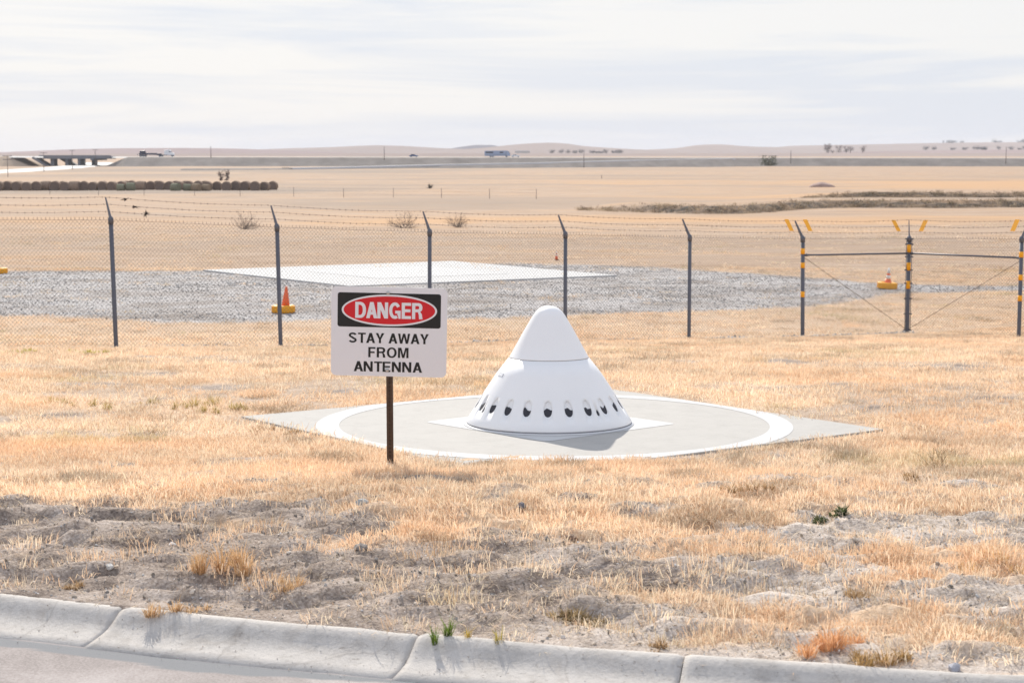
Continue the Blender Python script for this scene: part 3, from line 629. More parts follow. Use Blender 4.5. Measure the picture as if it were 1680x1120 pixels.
# chain-link panels
PITCH = .0715
def mesh_panel(a, b, ta, tb, i):
    """interwoven zigzag wires between two posts, following the slope"""
    L_ = (Vector((b.x, b.y, 0)) - Vector((a.x, a.y, 0))).length; n_ = max(2, 2 * round(L_ / PITCH)); pw_ = L_ / n_; q = []; f = []
    rows_ = int((FH - .06) / (PITCH / 2)); dirv = (Vector((b.x, b.y, 0)) - Vector((a.x, a.y, 0))).normalized(); nv = Vector((-dirv.y, dirv.x, 0)); r = .0021
    for c in range(n_):
        prev = None
        for j in range(rows_ + 1):
            s_ = (c + ((j + c) % 2)) * pw_; u = s_ / L_; zb = a.z + (b.z - a.z) * u + .04; zt_ = ta + (tb - ta) * u - .015
            sag = .012 * math.sin(u * math.pi) * (j / rows_)
            p = Vector((a.x + (b.x - a.x) * u, a.y + (b.y - a.y) * u, zb + (zt_ - zb) * j / rows_ - sag)) + nv * (.048 + (.004 if j % 2 else 0))
            ring_ = [len(q), len(q) + 1, len(q) + 2]
            q += [p + dirv * r * 1.2, p - dirv * r * .7 + nv * r, p - dirv * r * .7 - nv * r]
            if prev:
                for k in range(3): f.append((prev[k], prev[(k + 1) % 3], ring_[(k + 1) % 3], ring_[k]))
            prev = ring_
        # twisted end standing above the top row
        p = q[-3]; ring_ = [len(q), len(q) + 1, len(q) + 2]; tz = Vector((random.uniform(-.008, .008), 0, .035))
        q += [q[prev[0]] + tz, q[prev[1]] + tz, q[prev[2]] + tz]
        for k in range(3): f.append((prev[k], prev[(k + 1) % 3], ring_[(k + 1) % 3], ring_[k]))
    o = obj('chain_link_mesh', mesh_from('chain_link_mesh', q, f), WIRE, fence); stuff(o)
for i in range(len(info) - 1):
    a, ta = info[i]; b, tb = info[i + 1]; mesh_panel(a - FO, b - FO, ta - FO.z, tb - FO.z, i)
# barbed strands
for s_, fr in enumerate((.97, .62, .28)):
    q = B(); pts = [t0.lerp(t1, fr) + Vector((0, 0, .02)) for t0, t1, n_ in tips]; line = []
    for p, p2 in zip(pts, pts[1:]):
        for j in range(12): u = j / 12; line.append(p.lerp(p2, u) - Vector((0, 0, .03 * math.sin(math.pi * u) + random.uniform(0, .004))))
    line.append(pts[-1]); tube(q, line, .0032, 4, False)
    tot = 0
    for p, p2 in zip(line, line[1:]):
        for u in (.25, .75):
            c = p.lerp(p2, u)
            for k in range(2):
                d = Vector((random.uniform(-.6, .6), random.uniform(-.4, .4), 1)).normalized() * .016; tube(q, [c - d, c + d], .0028, 3, False)
    obj('barbed_wire', q, WIRE, fence)
# top tension wire
q = B(); line = [Vector((b.x, b.y, t_ - .03)) - FO + n_ * .045 for (b, t_), (_, _, n_) in zip(info, tips)]; tube(q, line, .0026, 4, False); obj('tension_wire', q, WIRE, fence)
# brace rails and truss rods of the corner bays
iA, iB, iC = 7, 8, 9
zr = [zrow(418.5, info[iA][0].y), zrow(415.5, info[iB][0].y), zrow(423, info[iC][0].y)]
pr = [Vector((info[i][0].x, info[i][0].y, z)) - FO for i, z in zip((iA, iB, iC), zr)]
for a, b in ((0, 1), (1, 2)):
    q = B(); tube(q, [pr[a], pr[b]], .021, 10); rail = obj('brace_rail', q, GAL, fence)
    for e, oth in ((a, b), (b, a)):
        q = B(); d = (pr[oth] - pr[e]).normalized(); tube(q, [pr[e] + d * .03, pr[e] + d * .10], .030, 10); obj('rail_collar', q, GAL, rail)
foot = Vector((info[iB][0].x, info[iB][0].y, info[iB][0].z + .06)) - FO
for e in (0, 2):
    q = B(); tube(q, [pr[e] + Vector((0, 0, -.05)), foot], .0055, 6); obj('truss_rod', q, simple('rusty_rod', (.16, .11, .08), .7, .3), fence)
# yellow flags wired on to the strands
def flag(i, side):
    t0, t1, n_ = tips[i]; dirv = (tips[i + 1][0] - t0 if side > 0 else t0 - tips[i - 1][0]).normalized() * side
    n2 = n_
    if i == iB: n2 = nA if side < 0 else nB
    c = t0 + Vector((0, 0, .02)) + dirv * .26; lo_, hi_ = c + n2 * .06 + Vector((0, 0, .12)), c + n2 * .25 + Vector((0, 0, .36)); q = B(); w_ = dirv * .055; th = n2.cross(dirv).normalized()
    nr_ = (hi_ - lo_).cross(dirv).normalized() * .004
    vv = [[q.verts.new(c_ + w_ * a + nr_ * e) for a, e in ((-1, -1), (1, -1), (1, 1), (-1, 1))] for c_ in (lo_, lo_.lerp(hi_, .5), hi_)]
    for r0, r1 in zip(vv, vv[1:]):
        for j in range(4): q.faces.new((r0[j], r0[(j + 1) % 4], r1[(j + 1) % 4], r1[j]))
    q.faces.new(vv[0][::-1]); q.faces.new(vv[-1]); bmesh.ops.recalc_face_normals(q, faces=q.faces); obj('yellow_flag', q, YEL, fence)
for i, sd_ in ((iA, -1), (iA, 1), (iB, -1), (iB, 1), (iC, -1)): flag(i, sd_)

# ================================================================== BEYOND THE FENCE
# the launcher slab
wp = [px2w(333, 445, 45, 70), px2w(573, 471, 45, 70), px2w(1012, 453.5, 45, 70), px2w(742, 430.5, 45, 75)]
q = B(); zz = sum(p[2] for p in wp) / 4 + .05
wpc = Vector((sum(p[0] for p in wp) / 4, sum(p[1] for p in wp) / 4, zz))
vv = [q.verts.new((p[0] - wpc.x, p[1] - wpc.y, .0 + (p[2] + .05 - zz) * .8)) for p in wp]; v2 = [q.verts.new((p[0] - wpc.x, p[1] - wpc.y, -.5)) for p in wp]
q.faces.new(vv); q.faces.new(v2[::-1])
for k in range(4): q.faces.new((vv[k], v2[k], v2[(k + 1) % 4], vv[(k + 1) % 4]))
bmesh.ops.recalc_face_normals(q, faces=q.faces)
slab = struct(obj('white_slab', q, concrete('white_slab_concrete', (.50, .50, .50), spots=.15), None, wpc))
q = B(); vv = [q.verts.new(Vector(v.co) * .5 + Vector((0, 0, .004))) for v in slab.data.vertices[:4]]; q.faces.new(vv); bmesh.ops.recalc_face_normals(q, faces=q.faces); 
if list(q.faces)[0].normal.z < 0: bmesh.ops.reverse_faces(q, faces=q.faces)
obj('painted_square', q, paint, slab)

TY = simple('yellow_tyre_paint', (.86, .40, .012), .6, 0, .15, 12); RUB = simple('black_rubber', (.03, .03, .032), .8); ORG = simple('cone_orange', (.78, .13, .035), .5, 0, .08, 10); CW = simple('cone_white', (.75, .74, .73), .5)
def tyre(x, y, z, label, rz=0, tiltx=0):
    t_ = thing('painted_tyre', label, 'tyre', (x, y, z), rz, 'yellow painted tyres around the gravel'); t_.rotation_euler = (tiltx, 0, rz)
    R0 = .295; prof = []
    for k in range(20): a = 2 * math.pi * k / 20; prof.append((.225 + .075 * math.copysign(abs(math.cos(a)) ** .6, math.cos(a)), .105 + .10 * math.copysign(abs(math.sin(a)) ** .6, math.sin(a))))
    q = B(); lathe(q, prof + [prof[0]], 40, False); obj('tyre_body', q, TY, t_)
    q = B()
    for k in range(40):
        a = 2 * math.pi * k / 40; bx(q, (R0 * math.cos(a), R0 * math.sin(a), .105), (.016, .022, .15), 0, Matrix.Rotation(a, 3, 'Z'))
    obj('tread_blocks', q, TY, t_); q = B(); lathe(q, [(.225, .0), (.27, .004), (.285, .035), (.29, .05)], 40, False); obj('lower_bead', q, RUB, t_); return t_
def cone(x, y, z, h, label, striped, tilt_=(0, 0)):
    c = thing('traffic_cone', label, 'traffic cone', (x, y, z)); c.rotation_euler = (tilt_[0], tilt_[1], 0)
    b = h * .2
    rad = lambda u: b * (1 - u) + .028 * u * h / .7
    rng = [(0, .45, ORG), (.45, .62, CW), (.62, .72, ORG), (.72, 1, CW)] if striped else [(0, 1, ORG)]
    for lo_, hi_, mt in rng:
        q = B(); lathe(q, [(rad(lo_), .02 + lo_ * h), (rad(hi_), .02 + hi_ * h)], 24); obj('cone_body' if mt is ORG else 'reflective_collar', q, mt, c)
    q = B(); bx(q, (0, 0, .0125), (b * 2.4, b * 2.4, .025), .008); obj('cone_base', q, ORG if not striped else RUB, c); return c
tx, ty, tz = px2w(465, 513); tyre(tx, ty, tz - .01, 'yellow painted tyre holding the plain orange traffic cone', .4)
cone(tx + .05, ty, tz + .0, .66, 'plain orange traffic cone standing in a yellow tyre', False, (0, R(3)))
tx, ty, tz = px2w(1455, 474); tyre(tx, ty, tz, 'yellow painted tyre holding the cone with white collars', 1.1, R(4))
cone(tx + .02, ty, tz + .02, .60, 'orange traffic cone with white collars standing in a yellow tyre', True, (0, R(3)))
tx, ty, tz = px2w(-2, 449); tyre(tx, ty, tz, 'yellow painted tyre lying alone at the gravel edge', .2)
tx, ty, tz = px2w(913, 427); cone(tx, ty, tz, .34, 'small orange and white traffic cone beyond the white slab', True)

# ------------------------------------------------------------------ hay bales
def hay(name, c1, c2):
    n = NT(name); v = n.mapped((1, 1, 1)); f = n.noise(9, 6, .75, v); n.bsdf(n.ramp(f, [(.3, c1), (.65, c2)]), .95, 0, n.bump(n.noise(25, 5, .8, v), .8, .05), .1); return n.m
HB = hay('weathered_hay', (.15, .11, .085), (.38, .28, .21)); HE = hay('hay_end', (.10, .076, .066), (.27, .205, .17)); HT = hay('hay_tan', (.16, .12, .08), (.34, .26, .18)); HG = hay('hay_green', (.11, .12, .085), (.28, .27, .19))
def bale_mesh(seed, rough=.03):
    q = B(); rings = []; rnd = random.Random(seed)
    for j, (xx, rr) in enumerate(((-.76, .70), (-.72, .79), (-.4, .82), (0, .83), (.4, .82), (.72, .79), (.76, .70))):
        rings.append([q.verts.new((math.cos(2 * math.pi * k / 20) * rr * (1 + rnd.uniform(-rough, rough)), xx, .78 + (math.sin(2 * math.pi * k / 20) * rr * (1 + rnd.uniform(-rough, rough)) if math.sin(2 * math.pi * k / 20) > -.85 else -.78))) for k in range(20)])
    for a, b in zip(rings, rings[1:]):
        for k in range(20): q.faces.new((a[k], b[k], b[(k + 1) % 20], a[(k + 1) % 20])).smooth = True
    bmesh.ops.recalc_face_normals(q, faces=q.faces); me_ = bpy.data.meshes.new('bale_roll'); q.to_mesh(me_); q.free(); me_.materials.append(HB)
    e = B(); c = e.verts.new((0, -.775, .78)); rg = [e.verts.new((math.cos(2 * math.pi * k / 20) * .70, -.762, .78 + max(-.76, math.sin(2 * math.pi * k / 20) * .70))) for k in range(20)]
    for k in range(20): e.faces.new((c, rg[k], rg[(k + 1) % 20]))
    bmesh.ops.recalc_face_normals(e, faces=e.faces); m2 = bpy.data.meshes.new('bale_end'); e.to_mesh(m2); e.free(); m2.materials.append(HE); return me_, m2
BM = [bale_mesh(k) for k in range(4)]
def bale(px, d, rz, label, group, mats=None, scale=1.0, k=0):
    x = at(px, d); z = zt(x, d); t_ = thing('hay_bale', label, 'hay bale', (x, d, z - .2), rz, group); t_.scale = (scale,) * 3
    a, b = BM[k % 4]
    if mats: a = a.copy(); b = b.copy(); a.materials[0] = mats; b.materials[0] = mats
    obj('bale_roll', a, None, t_); obj('bale_end', b, None, t_); obj('bale_end', b, None, t_, rot=(0, 0, math.pi))
ORD = 'first second third fourth fifth sixth seventh eighth ninth tenth eleventh twelfth thirteenth fourteenth fifteenth sixteenth seventeenth eighteenth nineteenth twentieth'.split()
ORD += ['twenty-' + o for o in ORD[:9]] + ['thirtieth'] + ['thirty-' + o for o in ORD[:9]]
i = 0; px = -4
while px < 446:
    side = any(abs(px - s2) < 6 for s2 in (73, 125, 228))
    bale(px, 297 + random.uniform(-1.5, 1.5), R(88) if side else R(random.uniform(-9, 9)), ('brown hay bale lying side-on, %s bale from the free end of the long row' if side else 'brown round hay bale, %s from the free end of the long row') % ORD[28 - i], 'side-on bales in the long row' if side else 'end-on bales in the long row', None, random.uniform(1.06, 1.16), i)
    px += 15.6 if not side else 15.8; i += 1
for j, px in enumerate((30, 102, 168, 207, 258, 288, 303, 336, 404, 447)):
    bale(px, 303, R(random.uniform(-12, 12)), 'brown round hay bale behind the long row, %s from its free end' % ORD[9 - j], 'bales behind the long row', None, 1.08, j)
for px, d, mt, sc2, lb in ((197, 288, HG, .82, 'smaller green hay bale of the pair slumped before the long row'), (213, 288.5, HG, .95, 'larger green hay bale of the pair slumped before the long row'), (287, 287, HG, .92, 'dark green hay bale at the end of the loose heap'), (306, 288, HG, .85, 'greenish hay bale in the loose heap between green and tan bales'), (321, 287, HT, .90, 'tan hay bale in the middle of the loose heap'), (337, 288, HT, .82, 'tan hay bale sagging at the outer end of the loose heap')):
    bale(px, d, R(random.uniform(60, 110)), lb, 'loose bales in front of the row', mt, sc2, int(px))

# ------------------------------------------------------------------ bare shrubs, brush, mound
TWIG = simple('dead_twig', (.07, .058, .058), .9, 0, .3, 4)
def twiggy(name, label, cat, x, y, w, h, n=26, seed=0, flat=.5, mat=None, r=.01, group=None):
    rnd = random.Random(seed); q = B(); z = zt(x, y)
    def branch(p, d, l, rad, lev):
        pts = [p]; rs = [rad]
        for k in range(3):
            d = (d + Vector((rnd.uniform(-.25, .25), rnd.uniform(-.25, .25), rnd.uniform(-.1, .22)))).normalized(); p = p + d * l / 3; pts.append(p); rs.append(rad * (1 - .28 * (k + 1)))
        tube(q, pts, rs, 4, False)
        if lev:
            for k in range(4):
                s2 = pts[rnd.randint(1, 3)]; branch(s2, (d + Vector((rnd.uniform(-.9, .9), rnd.uniform(-.9, .9), rnd.uniform(-.3, .5)))).normalized(), l * .55, rad * .55, lev - 1)
    for k in range(n):
        a = rnd.uniform(0, 2 * math.pi); el = rnd.uniform(flat * .2, 1.3); d = Vector((math.cos(a) * math.cos(el) * w / h, math.sin(a) * math.cos(el), math.sin(el))).normalized()
        branch(Vector((rnd.uniform(-.1, .1) * w, rnd.uniform(-.1, .1) * w, 0)), d, h * rnd.uniform(.55, .95), r * rnd.uniform(.7, 1.3), 2 if n < 30 else 1)
    o = obj(name, q, mat or TWIG, None, (x, y, z - .02)); tag(o, label, cat, group); return o
for px, py, wpx, hpx, lb, sd_ in ((400, 376, 56, 30, 'low bare grey shrub spreading wide beyond the fence', 1), (664, 374, 48, 28, 'bare shrub with one denser tuft beyond the fence', 2), (752, 373, 40, 26, 'sparse leafless shrub with upright twigs beyond the fence', 3)):
    x, y, z = px2w(px, py); twiggy('bare_shrub', lb, 'shrub', x, y, wpx / F * y / 2 * 1.5, hpx / F * y * .8, 29, sd_, .1, None, .011)
x, y, z = px2w(706, 309); twiggy('brush_pile', 'small dark brush pile lying alone in the open field', 'brush pile', x, y, .8, .75, 40, 5, .2, simple('dark_brush', (.05, .042, .04), .9), .05)
DIRTP = simple('pink_soil', (.36, .25, .21), .95, 0, .35, 1.2, .6)
x, y, z = px2w(1348, 307); q = B(); rnd = random.Random(3)
bmesh.ops.create_icosphere(q, subdivisions=4, radius=1)
for v in q.verts:
    k = 1 + .22 * (float(fbm(v.co.x * 2.2 + 5, v.co.y * 2.2 + v.co.z, 3, 3)) - .5); v.co = Vector((v.co.x * 2.5 * k, v.co.y * 1.7 * k, max(-.1, v.co.z) * 1.05 * k * (1 - .25 * abs(v.co.x))))
tag(obj('soil_mound', q, DIRTP, None, (x, y, z - .1), smooth=True), 'low mound of pinkish soil in the field', 'mound')

# tumbleweed scraps on the strands
for s_, px, fr, big in ((0, 208, .97, 0), (1, 222, .62, 0), (2, 240, .28, 1)):
    t0, t1, n_ = tips[2]; u0, u1, _ = tips[3]; a = t0.lerp(t1, fr); b = u0.lerp(u1, fr); best = None
    for k in range(200):
        p = FO + a.lerp(b, k / 200)
        if abs(840 + p.x / p.y * F - px) < .8: best = p; break
    best = best or FO + a.lerp(b, .1); q = B(); rnd = random.Random(s_ + 9); sc2 = .055 if big else .045
    for k in range(26):
        d = Vector((rnd.gauss(0, 1) * (1.2 if not big else .6), rnd.gauss(0, .6), rnd.gauss(0, .5 if not big else 1))) * sc2 * .7; d2 = Vector((rnd.gauss(0, 1), rnd.gauss(0, .6), rnd.gauss(0, .6))) * sc2 * .5
        tube(q, [d * .1, d * .6 + d2 * .3, d + d2 * .4], [.007, .006, .003], 4)
    tag(obj('weed_scrap', q, simple('dark_weed_scrap', (.03, .022, .02), .9), None, best), ['flat dark weed scrap snagged on the topmost barbed strand', 'flat dark weed scrap snagged on the middle barbed strand', 'upright dark weed scrap hanging on the lowest barbed strand'][s_], 'weed scrap', 'weed scraps on the barbed wire')

# ------------------------------------------------------------------ highway, ramp, overpass
SLOPE = simple('embankment_grass', (.25, .222, .20), .95, 0, .5, .12, 0, .1); SLOPE2 = simple('dry_slope', (.40, .31, .235), .95, 0, .2, .03, 0, .1); PAV = simple('pale_concrete_road', (.50, .49, .47), .85, 0, .06, .05)
HY = 905.0
def hz(x): return zrow(257.2 + (x + 250) / 900 * 4.0, HY) if x > -250 else zrow(256.5, HY)
def embank(name, x0, x1, mat):
    q = B(); n_ = 240; prev = None
    for k in range(n_ + 1):
        u_ = k / n_; u_ = u_ ** 3 if x0 == -215 else 1 - (1 - u_) ** 3; x = x0 + (x1 - x0) * u_; g = ZC - 8.2; e_x = (x - x0) if x0 == -215 else (x1 - x); z = hz(x); z = g + (z - g) * min(1, .02 + e_x / 14)
        row = [q.verts.new((x, HY - 12 - 2.4 * (z - g) , g)), q.verts.new((x, HY - 13, z - .35)), q.verts.new((x, HY - 11, z - .02)), q.verts.new((x, HY + 16, z - .02)), q.verts.new((x, HY + 60, g))]
        if prev:
            for j in range(4): q.faces.new((prev[j], row[j], row[j + 1], prev[j + 1])).smooth = False
        prev = row
    bmesh.ops.recalc_face_normals(q, faces=q.faces); return struct(obj(name, q, mat))
embank('embankment', -215, 700, SLOPE); embank('embankment', -1500, -250, SLOPE2)
def ribbon(name, pts, w, mat, lift=.05):
    q = B(); prev = None; n_ = len(pts)
    for i, p in enumerate(pts):
        p = Vector(p); t_ = (Vector(pts[min(i + 1, n_ - 1)]) - Vector(pts[max(0, i - 1)])); t_.z = 0; t_.normalize(); s2 = Vector((-t_.y, t_.x, 0)) * w / 2
        row = [q.verts.new(p + s2 + Vector((0, 0, lift))), q.verts.new(p - s2 + Vector((0, 0, lift))), q.verts.new(p - s2 * 1.25 - Vector((0, 0, .6))), q.verts.new(p + s2 * 1.25 - Vector((0, 0, .6)))]
        if prev:
            for j in range(4): q.faces.new((prev[j], prev[(j + 1) % 4], row[(j + 1) % 4], row[j]))
        prev = row
    bmesh.ops.recalc_face_normals(q, faces=q.faces); return struct(obj(name, q, mat))
ribbon('highway', [(x, HY, hz(x)) for x in np.linspace(-1500, 700, 60)], 20, PAV, .06)
rp_ = []
for px, py, d in ((300, 276, 700), (470, 275.5, 730), (560, 274, 750), (720, 270, 790), (900, 266.5, 830), (1050, 262.5, 860), (1200, 260.0, 880)): rp_.append((at(px, d), d, zrow(py, d) + .0))
RAMP = rp_
ribbon('exit_ramp', rp_[1:], 7, simple('ramp_pavement', (.40, .38, .38), .85), .05)
# ramp shoulder: a bank of darker grass that carries the ramp
q = B(); prev = None
for (x, y, z) in rp_:
    row = [q.verts.new((x, y - 9 - (z - (ZC - 7)) * 2.0, ZC - 8.2)), q.verts.new((x, y - 4.4, z - .25)), q.verts.new((x, y + 5, z - .15)), q.verts.new((x, y + 60, z - .6))]
    if prev:
        for j in range(3): q.faces.new((prev[j], row[j], row[j + 1], prev[j + 1]))
    prev = row
bmesh.ops.recalc_face_normals(q, faces=q.faces); struct(obj('ramp_bank', q, SLOPE))
lr = []
for px, d in ((-60, 560), (0, 620), (60, 715), (100, 800), (128, 880), (146, 950), (158, 1040), (163, 1140)): lr.append((at(px, d), d, zt(at(px, d), d) + .35))
ribbon('underpass_road', lr, 16, PAV, .05)
CONC = simple('bridge_concrete', (.16, .165, .19), .85, 0, .15, .2)
br = thing('overpass_bridge', 'grey concrete overpass bridge on square piers at the horizon', 'bridge', (at(98, HY), HY, zrow(274, HY)))
bo = Vector(br.location)
def bpart(name, c, s_, rot=None): q = B(); bx(q, Vector(c) - bo, s_, .05, rot); obj(name, q, CONC, br)
xA, xB = at(58, HY), at(192, HY)
for yy, x0, x1 in ((HY - 8, xA + 8, xB), (HY + 12, xA, xB - 6)):
    bpart('deck', ((x0 + x1) / 2, yy, zrow(258.6, HY)), (x1 - x0, 11, 1.3)); bpart('parapet', ((x0 + x1) / 2, yy - 5.2, zrow(256.2, HY)), (x1 - x0, .35, .9))
    for px in (98, 121.5, 141.5): bpart('pier', (at(px, HY) + (yy - HY) * .12, yy, (zrow(259.5, HY) + zrow(275, HY)) / 2), (1.5 if px != 98 else 1.9, 7, zrow(259.5, HY) - zrow(275, HY)))
for yy, px in ((HY - 8, 66), (HY + 12, 92)):
    bpart('abutment_slope', (at(px + 12, HY), yy, zrow(266.5, HY)), (10.2, 11, 1.1), Matrix.Rotation(R(31), 3, 'Y'))
bpart('abutment', (at(162, HY), HY, zrow(260.8, HY)), (1.6, 30, 1.4))

# vehicles
VW = simple('vehicle_white', (.72, .74, .78), .3); VN = simple('vehicle_navy', (.008, .012, .045), .4); VB = simple('vehicle_blue', (.015, .075, .22), .3); VG = simple('vehicle_glass', (.02, .025, .04), .12); VT = simple('vehicle_tyre', (.018, .018, .02), .8); VS = simple('vehicle_silver', (.26, .30, .40), .35, .3)
def wheel(par, x, y, r=.5, w=.32):
    q = B(); lathe(q, [(r * .55, -w / 2), (r * .92, -w / 2), (r, -w / 2 + .04), (r, w / 2 - .04), (r * .92, w / 2), (r * .55, w / 2)], 20); wo_ = obj('wheel', q, VT, par, (x, y, r), (R(90), 0, 0))
    q = B(); lathe(q, [(r * .55, -w / 2 - .012), (r * .55, w / 2 + .012)], 16); obj('rim', q, VS, wo_)
def vbox(par, nm, c, s_, mat, bev=.05): q = B(); bx(q, c, s_, bev); return obj(nm, q, mat, par)
def vprism(par, nm, outl, w, mat, bev=.05):
    q = B(); prism(q, outl, -w / 2, w / 2); bmesh.ops.bevel(q, geom=[e for e in q.edges], offset=bev, segments=2, affect='EDGES'); return obj(nm, q, mat, par)
tk = thing('flatbed_truck', 'white-cabbed truck pulling a navy lowbed trailer along the highway', 'truck', (at(226, HY - 4), HY - 4, hz(-190) + .07))
vprism(tk, 'cab', [(15.6, .9), (19.2, .9), (19.3, 1.9), (17.9, 2.15), (17.4, 3.1), (17.0, 3.7), (15.7, 3.75)], 2.4, VW)
vbox(tk, 'cab_window', (17.1, 0, 2.65), (.8, 2.44, .55), VG); vprism(tk, 'windscreen', [(17.78, 2.2), (17.94, 2.2), (17.5, 3.05), (17.36, 3.05)], 2.1, VG, .01); vbox(tk, 'bumper', (19.3, 0, .75), (.25, 2.4, .45), VS); vbox(tk, 'sleeper', (14.9, 0, 2.3), (1.4, 2.3, 2.5), VW); vbox(tk, 'chassis', (14.2, 0, .95), (8, 1.0, .35), VN)
vbox(tk, 'gooseneck', (10.4, 0, 1.3), (4.4, 2.3, .7), VN); vbox(tk, 'trailer_deck', (5.6, 0, 1.5), (9.4, 2.5, .95), VN); vbox(tk, 'machine_load', (2.7, 0, 2.4), (3.0, 2.2, 1.6), VN, .2); vbox(tk, 'tail_beam', (.7, 0, 1.15), (1.6, 2.5, .3), VN)
for x in (18.3, 12.9, 11.7, 4.1, 2.8, 1.6):
    for s2 in (-1, 1): wheel(tk, x, s2 * 1.05)
mh = thing('motorhome', 'long silver and white motorhome with dark windows driving the highway', 'motorhome', (at(795, HY - 4), HY - 4, hz(0) + .07))
vprism(mh, 'body', [(0, .7), (13.0, .65), (13.6, .8), (13.5, 1.6), (12.6, 3.2), (11.8, 3.45), (.3, 3.4), (0, 3.1)], 2.5, simple('motorhome_silver', (.30, .36, .50), .35), .08); vbox(mh, 'stripe', (6.2, 0, 1.35), (12.2, 2.54, .5), VS)
for x, w in ((2.6, 4.0), (9.0, 1.9)): vbox(mh, 'side_window', (x, 0, 2.55), (w, 2.56, .75), VG)
vprism(mh, 'windscreen', [(13.52, 1.7), (13.62, 1.75), (12.78, 3.15), (12.66, 3.12)], 2.2, VG, .01)
vbox(mh, 'door', (11.2, -.02, 1.75), (.9, 2.54, 1.9), VS)
for x in (4.4, 11.6, 3.2):
    for s2 in (-1, 1): wheel(mh, x, s2 * 1.05, .52)
def car(nm, label, px, d, body, zb, flip=1):
    c = thing(nm, label, 'car', (at(px, d), d, zb), 0 if flip > 0 else math.pi)
    vprism(c, 'body', [(0, .35), (4.7, .35), (4.75, .75), (3.6, .98), (.2, 1.0), (0, .8)], 1.8, body, .06); vprism(c, 'cabin', [(.6, .95), (3.5, .95), (2.7, 1.5), (1.1, 1.52)], 1.6, body, .05)
    for x in (1.35, 2.3): vbox(c, 'side_window', (x, 0, 1.22), (.75, 1.64, .34), VG, .03)
    vprism(c, 'windscreen', [(3.3, 1.02), (3.44, 1.02), (2.78, 1.46), (2.68, 1.46)], 1.4, VG, .01)
    for x in (.95, 3.75):
        for s2 in (-1, 1): wheel(c, x, s2 * .8, .33, .22)
    for s2 in (-1, 1): vbox(c, 'headlight', (4.7, s2 * .65, .72), (.1, .35, .16), VS, .02)
car('white_car', 'white car driving just ahead of the long motorhome', 838.5, HY - 4, VW, hz(0) + .07)
car('blue_car', 'small dark blue car driving alone on the highway', 671.5, HY - 4, VB, hz(-50) + .07)
q = B(); 
sh_ = thing('far_shed', 'long low white-roofed shed on the plain beyond the highway', 'shed', (at(857, 1500), 1500, zrow(250.4, 1500)))
vbox(sh_, 'wall', (0, 0, .2), (13, 8, 1.6), simple('shed_wall', (.55, .55, .56), .7)); vprism(sh_, 'roof', [(-7, 1.0), (7, 1.0), (6.6, 1.7), (-6.6, 1.7)], 8.6, VW)

# poles, field fence posts
POLE = simple('weathered_pole', (.13, .115, .115), .9, 0, .2, 3)
def upole(px, py0, py1, d, arm, label):
    x = at(px, d); z0, z1 = zrow(py1, d), zrow(py0, d); t_ = thing('utility_pole', label, 'utility pole', (x, d, z0 - .3), 0, 'utility poles along the highway'); q = B(); r = d * .00021
    tube(q, [(0, 0, 0), (0, 0, z1 - z0 + .3)], [r, r * .7], 8); obj('pole', q, POLE, t_)
    for k in range(arm):
        q = B(); bx(q, (0, 0, z1 - z0 + .1 - k * 1.0), (2.6, .14, .16)); a = obj('crossarm', q, POLE, t_)
        for u in (-1.1, 1.1): q = B(); tube(q, [(u, 0, z1 - z0 + .15 - k), (u, 0, z1 - z0 + .42 - k)], .06, 6); obj('insulator', q, VS, a)
for px, a, b, d, arm, lb in ((12, 255, 296, 480, 2, 'utility pole with double crossarms rising behind the hay bales'), (71.5, 250, 286, 640, 1, 'utility pole beside the underpass road, short of the overpass piers'), (118.5, 246, 278, 740, 1, 'utility pole standing in front of the overpass bridge'), (156.5, 245, 272, 820, 1, 'utility pole at the bridge end where the embankment begins'), (346, 240, 258, 870, 0, 'bare pole above the embankment near the flatbed truck'), (630.5, 241, 262, 850, 0, 'bare pole standing at the highway near the blue car'), (958, 252, 274, 760, 0, 'bare pole before the embankment below the far tree line'), (1297.5, 247, 268, 780, 0, 'bare pole between the round bush and the far bare grove'), (1650.5, 241, 268, 780, 0, 'bare pole below the far wooded ridge')):
    upole(px, a, b, d, arm, lb)
fp = thing('field_fence', 'thin wire field fence crossing the dry pasture beyond the shrubs', 'field fence', (at(700, 215), 215, zt(at(700, 215), 215))); fo = Vector(fp.location); heads = []
for i, px in enumerate((-30, 80, 160, 235, 318, 393, 481, 563, 645, 724, 803, 880)):
    d = 258 - i * 4.5; x = at(px, d); z = zt(x, d); q = B(); tube(q, [Vector((x, d, z - .2)) - fo, Vector((x, d, z + 1.25)) - fo], .032, 6); obj('fence_stake', q, POLE, fp); heads.append(Vector((x, d, z)) - fo)
for hgt in (.4, .8, 1.15):
    q = B(); tube(q, [p + Vector((0, 0, hgt)) for p in heads], .006, 3, False); obj('fence_wire', q, POLE, fp)
x, y, z = px2w(987, 293); q = B(); tube(q, [(0, 0, -.2), (0, 0, .9)], .07, 6); tag(obj('field_post', q, POLE, None, (x, y, z)), 'short lone post standing in the wide tan field', 'post')

